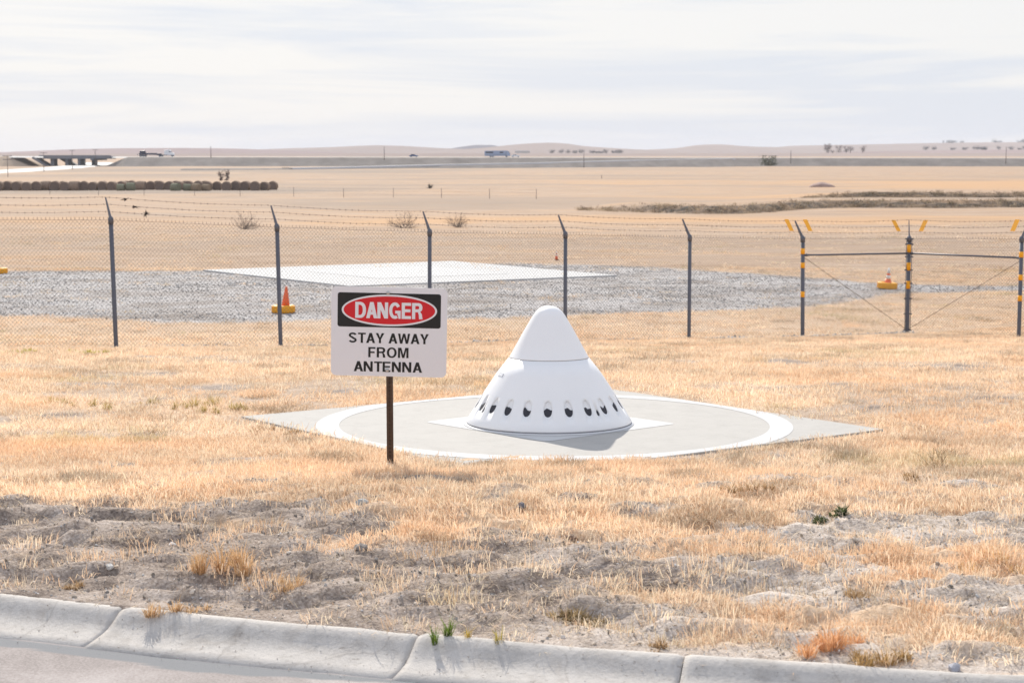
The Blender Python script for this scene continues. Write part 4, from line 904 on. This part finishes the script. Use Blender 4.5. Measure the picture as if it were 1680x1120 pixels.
# ------------------------------------------------------------------ trees
def foliage_mat(name, col, tr=.3):
    n = NT(name); oi = n.n('ShaderNodeObjectInfo'); g = n.n('ShaderNodeNewGeometry'); f = g.outputs['Random Per Island']
    c = n.ramp(f, [(0, tuple(k * .6 for k in col)), (1, tuple(k * 1.4 for k in col))]); d = n.n('ShaderNodeBsdfDiffuse'); t_ = n.n('ShaderNodeBsdfTranslucent'); n.l(c, d.inputs[0]); n.l(c, t_.inputs[0])
    m_ = n.n('ShaderNodeMixShader'); m_.inputs[0].default_value = tr; n.l(d.outputs[0], m_.inputs[1]); n.l(t_.outputs[0], m_.inputs[2]); n.l(m_.outputs[0], n.o.inputs[0]); return n.m
BARE = foliage_mat('bare_twigs', (.16, .12, .115)); FARG = foliage_mat('far_evergreen', (.035, .045, .06)); OLIVE = foliage_mat('olive_scrub', (.11, .12, .085))
def tree(name, label, x, y, z, w, h, mat, seed, group=None, trunk=.25, dens=260, lo_=.0, narrow=False):
    rnd = random.Random(seed); t_ = thing(name, label, 'tree', (x, y, z - .05), 0, group); q = B(); tips_ = []
    tube(q, [(0, 0, 0), (0, 0, h * .35), (rnd.uniform(-.05, .05) * w, 0, h * .75)], [trunk, trunk * .75, trunk * .2], 6)
    for k in range(9):
        a = rnd.uniform(0, 6.28); s2 = Vector((0, 0, h * rnd.uniform(.12 if lo_ == 0 else .3, .6))); e = Vector((math.cos(a) * w * rnd.uniform(.25, .45), math.sin(a) * w * .4, h * rnd.uniform(.5, .95))); tube(q, [s2, s2.lerp(e, .5) + Vector((0, 0, h * .05)), e], [trunk * .4, trunk * .25, trunk * .08], 4); tips_.append(e)
    obj('trunk', q, TWIG, t_); q = B()
    cl = [(e, rnd.uniform(.14, .24) * w) for e in tips_] + [(Vector((rnd.uniform(-.35, .35) * w, rnd.uniform(-.3, .3) * w, h * (rnd.uniform(max(.25, lo_), .9) if lo_ >= 0 else rnd.uniform(.08, .6)))), rnd.uniform(.12, .25) * w) for _ in range(8 if lo_ >= 0 else 24)]
    for k in range(dens):
        c, r = cl[rnd.randrange(len(cl))]; p = c + Vector((rnd.gauss(0, .5), rnd.gauss(0, .5), rnd.gauss(0, .5))) * r
        if p.z < .02 * h: continue
        p.z = min(p.z, h * (1.0 + .04 * rnd.random())); s2 = rnd.uniform(.035, .075) * max(w, h); u = Vector((rnd.gauss(0, 1), rnd.gauss(0, 1), rnd.gauss(0, 1))).normalized(); v_ = u.orthogonal().normalized()
        q.faces.new([q.verts.new(p + u * s2), q.verts.new(p + v_ * s2 * .6), q.verts.new(p - u * s2 * .8)])
    obj('crown', q, mat, t_); return t_
for px, sd_, lb in ((361.5, 1, 'bare slender young tree above the hay bales, the narrower of a pair'), (371.5, 2, 'bare slender young tree above the hay bales, the fuller of a pair')):
    tree('bare_tree', lb, at(px, 420), 420, zt(at(px, 420), 420), 1.5, 2.9, BARE, sd_, 'pair of young trees above the bales', .13, 420, -1)
x = at(1261, 770); tree('round_bush', 'round olive bush at the foot of the highway embankment', x, 770, zrow(272, 770), 7.5, 4.4, OLIVE, 4, None, .25, 900, -1)
D = 2600
for i, px in enumerate((906, 920, 931, 944, 955, 971, 980, 986, 995, 1006, 1013, 1020)):
    h = random.uniform(3.2, 6.6); tree('shelterbelt_tree', 'dark evergreen, %s of the shelterbelt counted from the white shed' % ORD[i], at(px, D), D + random.uniform(-30, 30), zrow(251.5, D), random.uniform(8, 11), h, FARG, 30 + i, 'evergreens of the middle shelterbelt', .35, 420, -1)
for i, (px, w, h) in enumerate(((1350, 13, 15), (1357, 9, 13), (1376, 11, 13), (1384, 9, 12), (1398, 10, 12), (1410, 11, 13), (1363, 7, 6))):
    tree('grove_tree', ['massive hazy leafless tree, the broadest of the far grove', 'leafless tree close beside the broadest tree of the far grove', 'middle leafless tree of the far grove, just past the gap', 'thin leafless tree in the middle of the far grove', 'leafless tree next to the outermost tree of the far grove', 'outermost leafless tree of the far grove, opposite the broadest one', 'stunted leafless tree at the foot of the broadest grove tree'][i], at(px, 2600), 2600 + random.uniform(-40, 40), zrow(253, 2600), w, h, BARE, 50 + i, 'leafless trees of the far grove', .5, 420)
for i, px in enumerate((1518, 1530, 1572, 1582, 1592, 1603, 1611, 1620, 1636, 1648, 1665, 1674, 1684)):
    tree('windbreak_tree', 'dark evergreen, %s of the windbreak counted from the leafless grove' % ORD[i], at(px, 3000), 3000 + random.uniform(-40, 40), zrow(246, 3000), random.uniform(9, 14), random.uniform(3.5, 7), FARG, 70 + i, 'evergreens of the windbreak', .4, 420, -1)
for i, (px, w) in enumerate(((1547, 5), (1556, 17), (1563, 20), (1578, 12), (1630, 14), (1638, 18), (1672, 16), (1680, 22))):
    tree('ridge_tree', 'pale hazy ridge-top tree, %s counted from the leafless grove' % ORD[i], at(px, 5600), 5600, zrow(235.6, 5600), w * 1.4, random.uniform(8, 16), FARG, 90 + i, 'trees on the far ridge', .6, 420, -1)

# ------------------------------------------------------------------ far hills
HILL = simple('far_hill_grass', (.33, .27, .245), 1, 0, .15, .004, 0, 0); HILL2 = simple('far_hill_pink', (.32, .25, .24), 1, 0, .2, .004, 0, 0); HILLD = simple('far_butte', (.16, .15, .17), 1, 0, .2, .004, 0, 0)
def ridge(name, pts, d, depth, mat, n_=220):
    px = np.linspace(pts[0][0], pts[-1][0], n_); py = pchip([p[0] for p in pts], [p[1] for p in pts])(px); py = py + .5 * (fbm(px * .05, px * 0, 7, 3) - .5)
    V = []; us = np.linspace(-1, 1, 13)
    for a, b in zip(px, py):
        top_ = zrow(b, d); g = -12.0
        for u in us:
            k = math.cos(u * math.pi / 2) ** 1.5 if abs(u) < 1 else 0; yy = d + u * depth
            V.append((at(a, d) + 60 * u, yy, g + (top_ - g) * k + 1.2 * (float(fbm(a * .04, u * 3, 19, 3)) - .5) * (abs(u) > .05)))
    nn_ = len(us); Fc = [(i * nn_ + j, (i + 1) * nn_ + j, (i + 1) * nn_ + j + 1, i * nn_ + j + 1) for i in range(n_ - 1) for j in range(nn_ - 1)]
    return struct(obj(name, mesh_from(name, V, Fc), mat, smooth=True))
ridge('hill', [(-700, 250), (-300, 249), (0, 250.5), (60, 249), (120, 246), (200, 243.5), (300, 243), (380, 244), (430, 245.5), (520, 249), (620, 252)], 3800, 900, HILL2)
ridge('hill', [(260, 252), (330, 247), (420, 245.5), (480, 243.5), (560, 241), (620, 238.5), (660, 239.5), (720, 243), (790, 246), (860, 251)], 4600, 900, HILL)
ridge('hill', [(640, 252), (740, 246), (800, 242), (830, 239), (860, 236), (900, 234.3), (925, 235.5), (960, 240), (1030, 244.5), (1120, 249), (1180, 252)], 4300, 800, HILL)
ridge('butte', [(690, 250), (745, 243.5), (768, 239.5), (785, 238), (806, 238), (818, 241.5), (850, 248)], 6000, 500, HILLD)
ridge('hill', [(980, 252), (1060, 246), (1110, 243), (1145, 238), (1175, 237), (1230, 240.5), (1300, 242), (1400, 244), (1500, 246), (1600, 250)], 5000, 900, HILL)
ridge('hill', [(1200, 251), (1260, 243), (1300, 239.5), (1400, 237.5), (1500, 235.5), (1560, 234.5), (1680, 233.5), (1900, 233), (2300, 236)], 5600, 1000, HILL)
ridge('hill', [(1150, 254), (1300, 252), (1450, 248.5), (1560, 246.5), (1680, 245.5), (1900, 244), (2300, 246)], 3400, 600, HILL2)
ridge('hill', [(-700, 252), (0, 252), (300, 252), (600, 251.5), (900, 251.8), (1200, 251.6), (1700, 251), (2300, 251)], 2300, 500, HILL)

# ================================================================== GRASS, STONES
def instancer(name, P, rot, scl, idx_, tint, sources, label=None):
    """one mesh of points; geometry nodes put a tuft or a stone on each"""
    m_ = bpy.data.meshes.new(name); m_.vertices.add(len(P)); m_.vertices.foreach_set('co', P.astype(np.float32).ravel())
    a = m_.attributes.new('rot', 'FLOAT_VECTOR', 'POINT'); a.data.foreach_set('vector', rot.astype(np.float32).ravel())
    a = m_.attributes.new('scl', 'FLOAT_VECTOR', 'POINT'); a.data.foreach_set('vector', scl.astype(np.float32).ravel())
    a = m_.attributes.new('pick', 'INT', 'POINT'); a.data.foreach_set('value', idx_.astype(np.int32))
    a = m_.attributes.new('tint', 'FLOAT_VECTOR', 'POINT'); a.data.foreach_set('vector', tint.astype(np.float32).ravel())
    o = bpy.data.objects.new(name, m_); COL.objects.link(o); stuff(o)
    g = bpy.data.node_groups.new(name, 'GeometryNodeTree'); g.interface.new_socket('Geometry', in_out='INPUT', socket_type='NodeSocketGeometry'); g.interface.new_socket('Geometry', in_out='OUTPUT', socket_type='NodeSocketGeometry')
    gi, go = g.nodes.new('NodeGroupInput'), g.nodes.new('NodeGroupOutput'); ci = g.nodes.new('GeometryNodeCollectionInfo'); ci.inputs['Collection'].default_value = sources; ci.inputs['Separate Children'].default_value = True; ci.inputs['Reset Children'].default_value = True
    ip = g.nodes.new('GeometryNodeInstanceOnPoints'); ip.inputs['Pick Instance'].default_value = True
    def na(nm, ty): n_ = g.nodes.new('GeometryNodeInputNamedAttribute'); n_.data_type = ty; n_.inputs['Name'].default_value = nm; return [s_ for s_ in n_.outputs if s_.enabled and s_.name == 'Attribute'][0]
    g.links.new(gi.outputs[0], ip.inputs['Points']); g.links.new(ci.outputs[0], ip.inputs['Instance']); g.links.new(na('pick', 'INT'), ip.inputs['Instance Index']); g.links.new(na('rot', 'FLOAT_VECTOR'), ip.inputs['Rotation']); g.links.new(na('scl', 'FLOAT_VECTOR'), ip.inputs['Scale']); g.links.new(ip.outputs[0], go.inputs[0])
    md_ = o.modifiers.new('scatter', 'NODES'); md_.node_group = g
    if label: o['label'] = label
    return o
def straw_mat(name, instanced=True, c0=(.84, .65, .49), c1=(.60, .41, .27), green=(.22, .23, .06)):
    n = NT(name); g = n.n('ShaderNodeNewGeometry'); rnd = g.outputs['Random Per Island']; c = n.ramp(rnd, [(0, c1), (.45, c0), (.8, tuple(min(.85, k * 1.14) for k in c0)), (1, (.86, .74, .60))])
    if instanced:
        a = n.n('ShaderNodeAttribute', attribute_name='tint', attribute_type='INSTANCER'); s_ = n.n('ShaderNodeSeparateXYZ'); n.l(a.outputs['Vector'], s_.inputs[0])
        c = n.mix(s_.outputs[0], c, green); c = n.mix(s_.outputs[2], c, (.80, .51, .30)); sc2 = n.n('ShaderNodeVectorMath', operation='SCALE'); n.l(c, sc2.inputs[0]); n.l(s_.outputs[1], sc2.inputs['Scale']); c = sc2.outputs[0]
    d = n.n('ShaderNodeBsdfDiffuse'); t_ = n.n('ShaderNodeBsdfTranslucent'); n.l(c, d.inputs[0]); n.l(c, t_.inputs[0]); m_ = n.n('ShaderNodeMixShader'); m_.inputs[0].default_value = .42; n.l(d.outputs[0], m_.inputs[1]); n.l(t_.outputs[0], m_.inputs[2]); n.l(m_.outputs[0], n.o.inputs[0]); return n.m
def blades(n_, rad, h0, h1, lean, width, seed, curl=.5):
    r = np.random.default_rng(seed); V = []; Fc = []
    for i in range(n_):
        a = r.uniform(0, 6.283); q_ = rad * math.sqrt(r.uniform(0, 1)); bx_, by_ = q_ * math.cos(a), q_ * math.sin(a); h = r.uniform(h0, h1); la = a + r.normal(0, .9); le = abs(r.normal(0, lean)) + lean * .4 * q_ / rad
        dx_, dy_ = math.cos(la), math.sin(la); tw = r.uniform(0, 3.14); wx, wy = math.cos(tw) * width / 2, math.sin(tw) * width / 2
        mz = h * .55 * math.cos(le * .6); mo = h * .55 * math.sin(le * .6); tz_ = mz + h * .5 * math.cos(min(2.2, le * (1 + curl))); to = mo + h * .5 * math.sin(min(2.2, le * (1 + curl))); k = len(V)
        V += [(bx_ - wx, by_ - wy, -.01), (bx_ + wx, by_ + wy, -.01), (bx_ + dx_ * mo + wx * .8, by_ + dy_ * mo + wy * .8, mz), (bx_ + dx_ * mo - wx * .8, by_ + dy_ * mo - wy * .8, mz), (bx_ + dx_ * to, by_ + dy_ * to, max(.004, tz_))]
        Fc += [(k, k + 1, k + 2, k + 3), (k + 3, k + 2, k + 4)]
    return V, Fc
tufts = bpy.data.collections.new('tuft_sources'); GM = straw_mat('dry_grass')
for i in range(8):
    V, Fc = blades(34, .085, .02, .052, 1.0 if i % 2 else 1.35, .0034, 100 + i); m_ = mesh_from('tuft', V, Fc); m_.materials.append(GM); tufts.objects.link(bpy.data.objects.new('tuft_%d' % i, m_))
def pad_local(x, y): c, s_ = math.cos(-ra), math.sin(-ra); u, v = x - PC.x, y - PC.y; return u * c - v * s_, u * s_ + v * c
def off_pad(x, y, grow=0.0):
    u, v = pad_local(x, y); edge = np.abs(u) + np.abs(v) - (hd + grow)
    front = (ZC - (PADK + .02 * y)) < terrain(x, y) - .008
    return (edge > 0) | front
def scatter(name, y0, y1, dens, smin, smax, keep, sources, nk, halfw=.335, flat=(1, 1), seed=1, tintf=None, label=None, rot_full=False):
    r = np.random.default_rng(seed); area = halfw * (y1 * y1 - y0 * y0); n_ = int(area * dens)
    y = np.sqrt(r.uniform(y0 * y0, y1 * y1, n_)); x = r.uniform(-1, 1, n_) * halfw * y; k = keep(x, y, r); x, y = x[k], y[k]; n_ = len(x)
    P = np.stack([x, y, terrain(x, y)], -1); s_ = r.uniform(smin, smax, n_); rot = np.stack([r.normal(0, .12, n_), r.normal(0, .12, n_), r.uniform(0, 6.283, n_)], -1)
    if rot_full: rot = r.uniform(0, 6.283, (n_, 3))
    scl = np.stack([s_, s_, s_ * r.uniform(flat[0], flat[1], n_)], -1); tint = tintf(x, y, r) if tintf else np.tile([0, 1, 0], (n_, 1))
    return instancer(name, P, rot, scl, r.integers(0, nk, n_), tint, sources, label)
def lawn_tint(x, y, r):
    n_ = len(x); gx = np.zeros(n_); gx += .55 * sstep(.62, .74, fbm(x * .7 + 3, y * .55, 201, 3)) * r.uniform(0, 1, n_)
    br = (.82 + .46 * fbm(x * .9, y * 1.3, 211, 3) + r.normal(0, .07, n_)) * (1 - .38 * sstep(.62, .74, fbm(x * 2.6, y * 2.6 , 215, 3))); og = sstep(.45, .75, fbm(x * .6, y * 1.0, 221, 3)) * .55 * r.uniform(.3, 1, n_); return np.stack([np.clip(gx, 0, .7), np.clip(br, .5, 1.3), og], -1)
def keep_lawn(x, y, r):
    s_ = y - curb_y(x); cl = fbm(x * 4.5, y * 6, 231, 2); near = sstep(9.4, 8.2, y)
    dens = 1 - .95 * dirt_mask(x, y); dens = dens * (1 - near * .75 * (cl < .52)); d = fence_dist(x, y)
    return (s_ > .02) & off_pad(x, y) & (r.uniform(0, 1, len(x)) < dens) & (d < -.22)
scatter('lawn_grass', 6.2, 12.5, 480, .75, 1.35, keep_lawn, tufts, 8, .345, (.7, 1.3), 3, lawn_tint, 'short dry straw-coloured lawn grass')
scatter('lawn_grass', 12.5, 40, 105, 1.2, 1.9, lambda x, y, r: keep_lawn(x, y, r), tufts, 8, .335, (.5, 1.0), 4, lawn_tint, 'short dry straw-coloured lawn grass')
def keep_yard(x, y, r): return (fence_dist(x, y) > .2) & (r.uniform(0, 1, len(x)) > np.clip(gravel_mask(x, y) - .09 * (fbm(x * .7, y * .9, 245, 3) > .56), 0, 1)) & (fbm(x * .8, y * .9, 241, 3) > .34)
scatter('yard_grass', 29, 62, 16, 2.0, 3.4, keep_yard, tufts, 8, .34, (.35, .6), 5, lawn_tint, 'dry grass inside and around the gravel yard')
scatter('field_grass', 60, 125, 1.1, 3.5, 6.5, lambda x, y, r: (fbm(x * .25, y * .4, 251, 3) > .44) & (r.uniform(0, 1, len(x)) < sstep(125, 70, y)), tufts, 8, .34, (.22, .45), 6, lawn_tint, 'dry pasture grass beyond the yard')
def keep_bunch(x, y, r): return (y - curb_y(x) > .06) & (fbm(x * 2.6, y * 4.2, 21, 3) + r.normal(0, .05, len(x)) < .52) & (r.uniform(0, 1, len(x)) < sstep(10.2, 8.6, y) * (.35 + .65 * sstep(-1.2, .8, x))) & (fbm(x * 4.1 + 7, y * 6, 261, 2) > .50)
scatter('verge_grass', 6.3, 10.4, 130, .6, 1.4, keep_bunch, tufts, 8, .345, (.9, 1.9), 12, lawn_tint, 'ragged straw bunches in the thin verge')
straws = bpy.data.collections.new('straw_sources')
for i in range(4):
    V, Fc = blades(14, .10, .03, .10, 2.6, .0035, 700 + i, 0.2); m_ = mesh_from('straws', V, Fc); m_.materials.append(GM); straws.objects.link(bpy.data.objects.new('straws_%d' % i, m_))
scatter('straw_litter', 6.2, 10.5, 300, .5, 1.2, lambda x, y, r: (y - curb_y(x) > .0) & (r.uniform(0, 1, len(x)) < .25 + .6 * sstep(-1.5, .5, x)), straws, 4, .345, (.25, .5), 13, lambda x, y, r: np.stack([np.zeros(len(x)), r.uniform(.5, 1.1, len(x)), np.zeros(len(x))], -1), 'broken straws littering the bare verge')
rb = np.random.default_rng(5); nb_ = 1500; k1 = rb.uniform(0, 1, nb_) < .6; xb = np.where(k1, rb.uniform(6, 62, nb_), rb.uniform(33, 66, nb_)); yb = np.where(k1, bank1(xb), bank2(xb)) + rb.normal(-.3, .8, nb_); sb_ = rb.uniform(2.5, 7.5, nb_)
instancer('bank_brush', np.stack([xb, yb, terrain(xb, yb)], -1), np.stack([rb.normal(0, .2, nb_), rb.normal(0, .2, nb_), rb.uniform(0, 6.28, nb_)], -1), np.stack([sb_ * 1.3, sb_, sb_ * .9], -1), rb.integers(0, 8, nb_), np.stack([rb.uniform(0, .3, nb_), rb.uniform(.08, .7, nb_) , rb.uniform(0, .3, nb_)], -1), tufts, 'dark dead brush along the eroded banks')
# stones
stones = bpy.data.collections.new('stone_sources')
def stone_mesh(seed, sub=1):
    q = B(); bmesh.ops.create_icosphere(q, subdivisions=sub, radius=1); r = random.Random(seed); sx_, sy_, sz_ = r.uniform(.8, 1.2), r.uniform(.7, 1.0), r.uniform(.5, .8)
    for v in q.verts: k = 1 + r.uniform(-.2, .16); v.co = Vector((v.co.x * sx_ * k, v.co.y * sy_ * k, v.co.z * sz_ * k))
    me_ = bpy.data.meshes.new('stone'); q.to_mesh(me_); q.free(); return me_
def stone_mat(name):
    n = NT(name); a = n.n('ShaderNodeAttribute', attribute_name='tint', attribute_type='INSTANCER'); f = n.noise(3, 4, .6, n.mapped()); c = n.mix(f, (.7, .7, .7), (1.2, 1.2, 1.2)); c = n.mix(1.0, a.outputs['Color'], c, 'MULTIPLY'); n.bsdf(c, .85, 0, None, .3); return n.m
SM = stone_mat('pebble_stone')
for i in range(6): m_ = stone_mesh(300 + i); m_.materials.append(SM); stones.objects.link(bpy.data.objects.new('stone_%d' % i, m_))
def stone_tint(lo_, hi_, warm):
    def f(x, y, r):
        v = lo_ + (hi_ - lo_) * r.uniform(0, 1, len(x)) ** 1.4; w = r.uniform(0, warm, len(x)); return np.stack([v * (1 + w * .25), v, v * (1 - w * .25)], -1)
    return f
scatter('gravel', 38, 70, 60, .014, .036, lambda x, y, r: (r.uniform(0, 1, len(x)) < gravel_mask(x, y) * (.25 + .75 * sstep(.40, .58, fbm(x * .4, y * .8, 401, 4)))) & (fence_dist(x, y) > 1), stones, 6, .345, (.6, 1), 7, stone_tint(.2, .66, .4), 'grey crushed gravel around the white slab', True)
scatter('fence_gravel', 27, 40, 150, .018, .05, lambda x, y, r: (np.abs(fence_dist(x, y) + .02) < .17) & (x < 9.2) & (r.uniform(0, 1, len(x)) < .8), stones, 6, .335, (.6, 1), 8, stone_tint(.2, .8, .3), 'pale loose stones along the foot of the fence', True)
scatter('pebbles', 6.2, 9.6, 700, .0022, .007, lambda x, y, r: (y - curb_y(x) > .01) & (r.uniform(0, 1, len(x)) < dirt_mask(x, y) + .12 * (y < 8.6)) , stones, 6, .345, (.6, 1), 9, stone_tint(.22, .9, .8), 'small pebbles and clods in the bare soil', True)
scatter('soil_clods', 6.2, 9.6, 220, .004, .016, lambda x, y, r: (y - curb_y(x) > .03) & (r.uniform(0, 1, len(x)) < .55 * dirt_mask(x, y)), stones, 6, .345, (.4, .7), 10, stone_tint(.2, .62, 1.0), 'crumbly soil clods in the bare verge', True)

r = np.random.default_rng(77); n_ = 420; xg = r.uniform(-3.2, 3.2, n_); og = -.02 - r.beta(1.2, 2.2, n_) * .5; og = np.where(r.uniform(0, 1, n_) < .6, -.30 - r.normal(0, .06, n_), og)
Pg = np.array([(a + curb_n(a)[0] * o, float(curb_y(a)) + curb_n(a)[1] * o, KZ + float(np.interp(o, [-.6, -.335, -.25, -.19, -.12, -.065, 0], [-.085, -.087, -.077, -.068, -.041, -.003, .001]))) for a, o in zip(xg, og)])
instancer('gutter_grit', Pg, r.uniform(0, 6.28, (n_, 3)), np.repeat(r.uniform(.001, .004, n_)[:, None], 3, 1), r.integers(0, 6, n_), stone_tint(.3, .7, .8)(xg, og, r), stones, 'fine grit lying on the kerb and in the gutter')
# single stones that can be told apart
for px, py, sz_, col, lb, sd_ in ((595, 838, .040, (.40, .40, .39), 'grey angular stone at the edge of the grass', 1), (937, 877, .032, (.22, .14, .10), 'rust-brown stone half sunk in the bare verge', 2), (283, 895, .022, (.72, .70, .68), 'small white stone on the grey bare soil', 3), (627, 868, .026, (.12, .11, .115), 'dark stone beside the grey angular one', 4), (855, 833, .03, (.15, .15, .17), 'dark bluish stone in the thin grass', 5), (592, 912, .038, (.25, .22, .20), 'brown clod of earth in a shaded hollow', 6), (180, 935, .022, (.62, .60, .57), 'pale flat stone near the tall straw clump', 7), (1566, 1100, .03, (.34, .34, .38), 'bluish grey stone near the kerb', 8)):
    x, y, z = px2w(px, py); n = random.Random(sd_); m_ = stone_mesh(400 + sd_, 2); o = obj('loose_stone', m_, simple('loose_stone_%d' % sd_, col, .85, 0, .25, 25, .3), None, (x, y, z + sz_ * .2), (0, 0, n.uniform(0, 6))); o.scale = (sz_, sz_, sz_); tag(o, lb, 'stone')

# grass clumps and weeds that stand out singly
def clump(label, px, py, wpx, hpx, n_, col, col2, seed, cat='grass clump', name='grass_clump', lean=.55, width=.004, group=None, curl=.6):
    x, y, z = px2w(px, py); w = wpx / F * y / 2; h = hpx / F * y
    V, Fc = [], []; rq = np.random.default_rng(seed * 7 + 1); key = 'clump_%d' % seed; parts_ = max(4, min(12, int(3 + w / .035)))
    for k in range(parts_):
        ox, oy = (0, 0) if k == 0 else (rq.normal(0, .62) * w, rq.normal(0, .45) * w); f = 1 if k == 0 else rq.uniform(.3, .95)
        v1, f1 = blades(max(6, int(n_ * f / parts_ * 1.5)), w * rq.uniform(.18, .36), h * .3 * f, h * 1.05 * f, lean * rq.uniform(.85, 1.35), width * .85, seed * 31 + k, curl)
        q0 = len(V); V += [(a + ox, b + oy, c) for a, b, c in v1]; Fc += [tuple(i_ + q0 for i_ in f_) for f_ in f1]
    o = obj(name, mesh_from(name, V, Fc), straw_mat(key, False, col, col2), None, (x, y, z)); tag(o, label, cat, group); return o
ST, ST2 = (.62, .41, .22), (.33, .20, .10)
clump('tall straw clump with pale stems on the bare soil', 365, 948, 85, 62, 420, (.64, .42, .23), (.42, .27, .14), 1, lean=.42)
clump('bent straw clump throwing shade beside the tall clump', 450, 965, 80, 45, 260, ST, ST2, 2, lean=.95)
clump('straw clump overhanging the kerb at a joint', 287, 1003, 70, 32, 240, ST, ST2, 3, lean=.8)
clump('bright green grass shoots sprouting at the kerb', 735, 1048, 42, 46, 130, (.17, .24, .05), (.10, .15, .03), 4, lean=.32, width=.0045)
clump('yellow grass shoots beside the bright green ones', 768, 1050, 24, 34, 60, (.55, .38, .06), (.32, .27, .05), 5, lean=.4)
clump('thin yellow-green grass shoots further along the kerb', 820, 1058, 34, 32, 50, (.42, .34, .09), (.26, .2, .06), 6, lean=.45)
clump('flat olive-brown mat of weeds on pale soil', 942, 1008, 120, 30, 700, (.36, .27, .15), (.17, .125, .07), 7, 'weed', 'weed_mat', 1.0, .007)
clump('rust-orange weed clump near the kerb', 1362, 1068, 105, 58, 620, (.78, .44, .23), (.45, .23, .11), 8, 'weed', 'orange_weed', .95, .004)
clump('tan weed clump sprawling beside the rust-orange one', 1455, 1090, 100, 34, 380, (.46, .30, .13), (.25, .16, .07), 9, 'weed', 'tan_weed', .95)
for px, py, w, sd_, lb in ((1384, 842, 42, 10, 'green leafy weed patch in dry grass, the taller one'), (1343, 852, 38, 11, 'green leafy weed patch in dry grass, the flatter one')): clump(lb, px, py, w, 20, 160, (.10, .125, .055), (.055, .07, .03), sd_, 'weed', 'green_weed', .8, .012)
for k, (px, py, w, h, lb) in enumerate(((90, 660, 50, 16, 'pale olive grass clump, the outermost of the lawn cluster'), (153, 665, 34, 17, 'small olive grass clump on the lawn beside a bare patch'), (250, 662, 38, 18, 'loose olive grass clump at the edge of the big cluster'), (287, 671, 32, 18, 'dark-based olive grass clump in the big lawn cluster'), (318, 667, 42, 22, 'tall olive grass clump in the big lawn cluster'), (350, 663, 44, 20, 'wide olive grass clump at the back of the big cluster'), (383, 672, 38, 19, 'olive grass clump at the pad end of the big cluster'), (335, 676, 34, 16, 'straw-tipped olive grass clump at the front of the big cluster'), (175, 672, 30, 12, 'low straw grass clump below the small olive one'))):
    clump(lb, px, py, w, h, 150, (.52, .40, .17), (.24, .19, .06), 20 + k, group='olive clumps on the lawn', lean=.5, width=.005)
clump('green grass tufts in the straw before the fence gravel', 440, 575, 60, 7, 200, (.34, .33, .07), (.22, .22, .05), 31, lean=.5, width=.007) if False else None
for k, (px, py, w, lb) in enumerate(((40, 580, 90, 'yellow-green grass strip at the fence foot, the longer one'), (145, 580, 50, 'yellow-green grass strip at the fence foot, the shorter one'))): clump(lb, px, py, w, 10, 420, (.46, .42, .08), (.28, .25, .05), 33 + k, lean=.5, width=.009)
for k, (px, py, w, h, lb) in enumerate(((1235, 812, 70, 16, 'dark brown matted tuft in the thin grass'), (1240, 910, 70, 22, 'brown tuft throwing shade beyond the pale soil'), (1500, 790, 60, 16, 'grey-brown tuft beside a bare hollow'), (118, 962, 40, 22, 'small straw tuft alone on the bare soil'), (1085, 1062, 60, 24, 'straw tuft at the kerb beside pale soil'), (1400, 985, 90, 26, 'straw tuft leaning over a dark hollow'), (1640, 930, 110, 34, 'wide golden grass tuft on the verge'), (1030, 745, 10, 1, ''), (480, 712, 60, 14, 'brown shaded tuft at the front edge of the pad'), (430, 705, 50, 14, 'brown shaded tuft at the pad corner'))):
    if lb: clump(lb, px, py, w, h, 260, (.46, .31, .17) if k not in (6,) else (.66, .44, .21), (.20, .135, .08), 40 + k, lean=.7)
x, y, z = px2w(1538, 775); twiggy('dry_weed', 'upright twiggy dry weed standing in the lawn', 'weed', x, y, .09, .17, 14, 77, .5, simple('dry_twig', (.25, .17, .10), .9), .0022)
clump('small straw tuft growing in the kerb crack', 40, 1026, 50, 16, 90, ST, ST2, 60, lean=.9)

# ------------------------------------------------------------------ haze
q = B(); bx(q, (0, 4700, 24), (20200, 10400, 92)); hz_ = stuff(obj('haze', q))
n = NT('thin_haze'); v_ = n.n('ShaderNodeVolumePrincipled'); v_.inputs['Color'].default_value = (.76, .81, .90, 1); v_.inputs['Density'].default_value = 8e-5; v_.inputs['Anisotropy'].default_value = .0
n.l(v_.outputs[0], n.o.inputs['Volume']); hz_.data.materials.append(n.m)
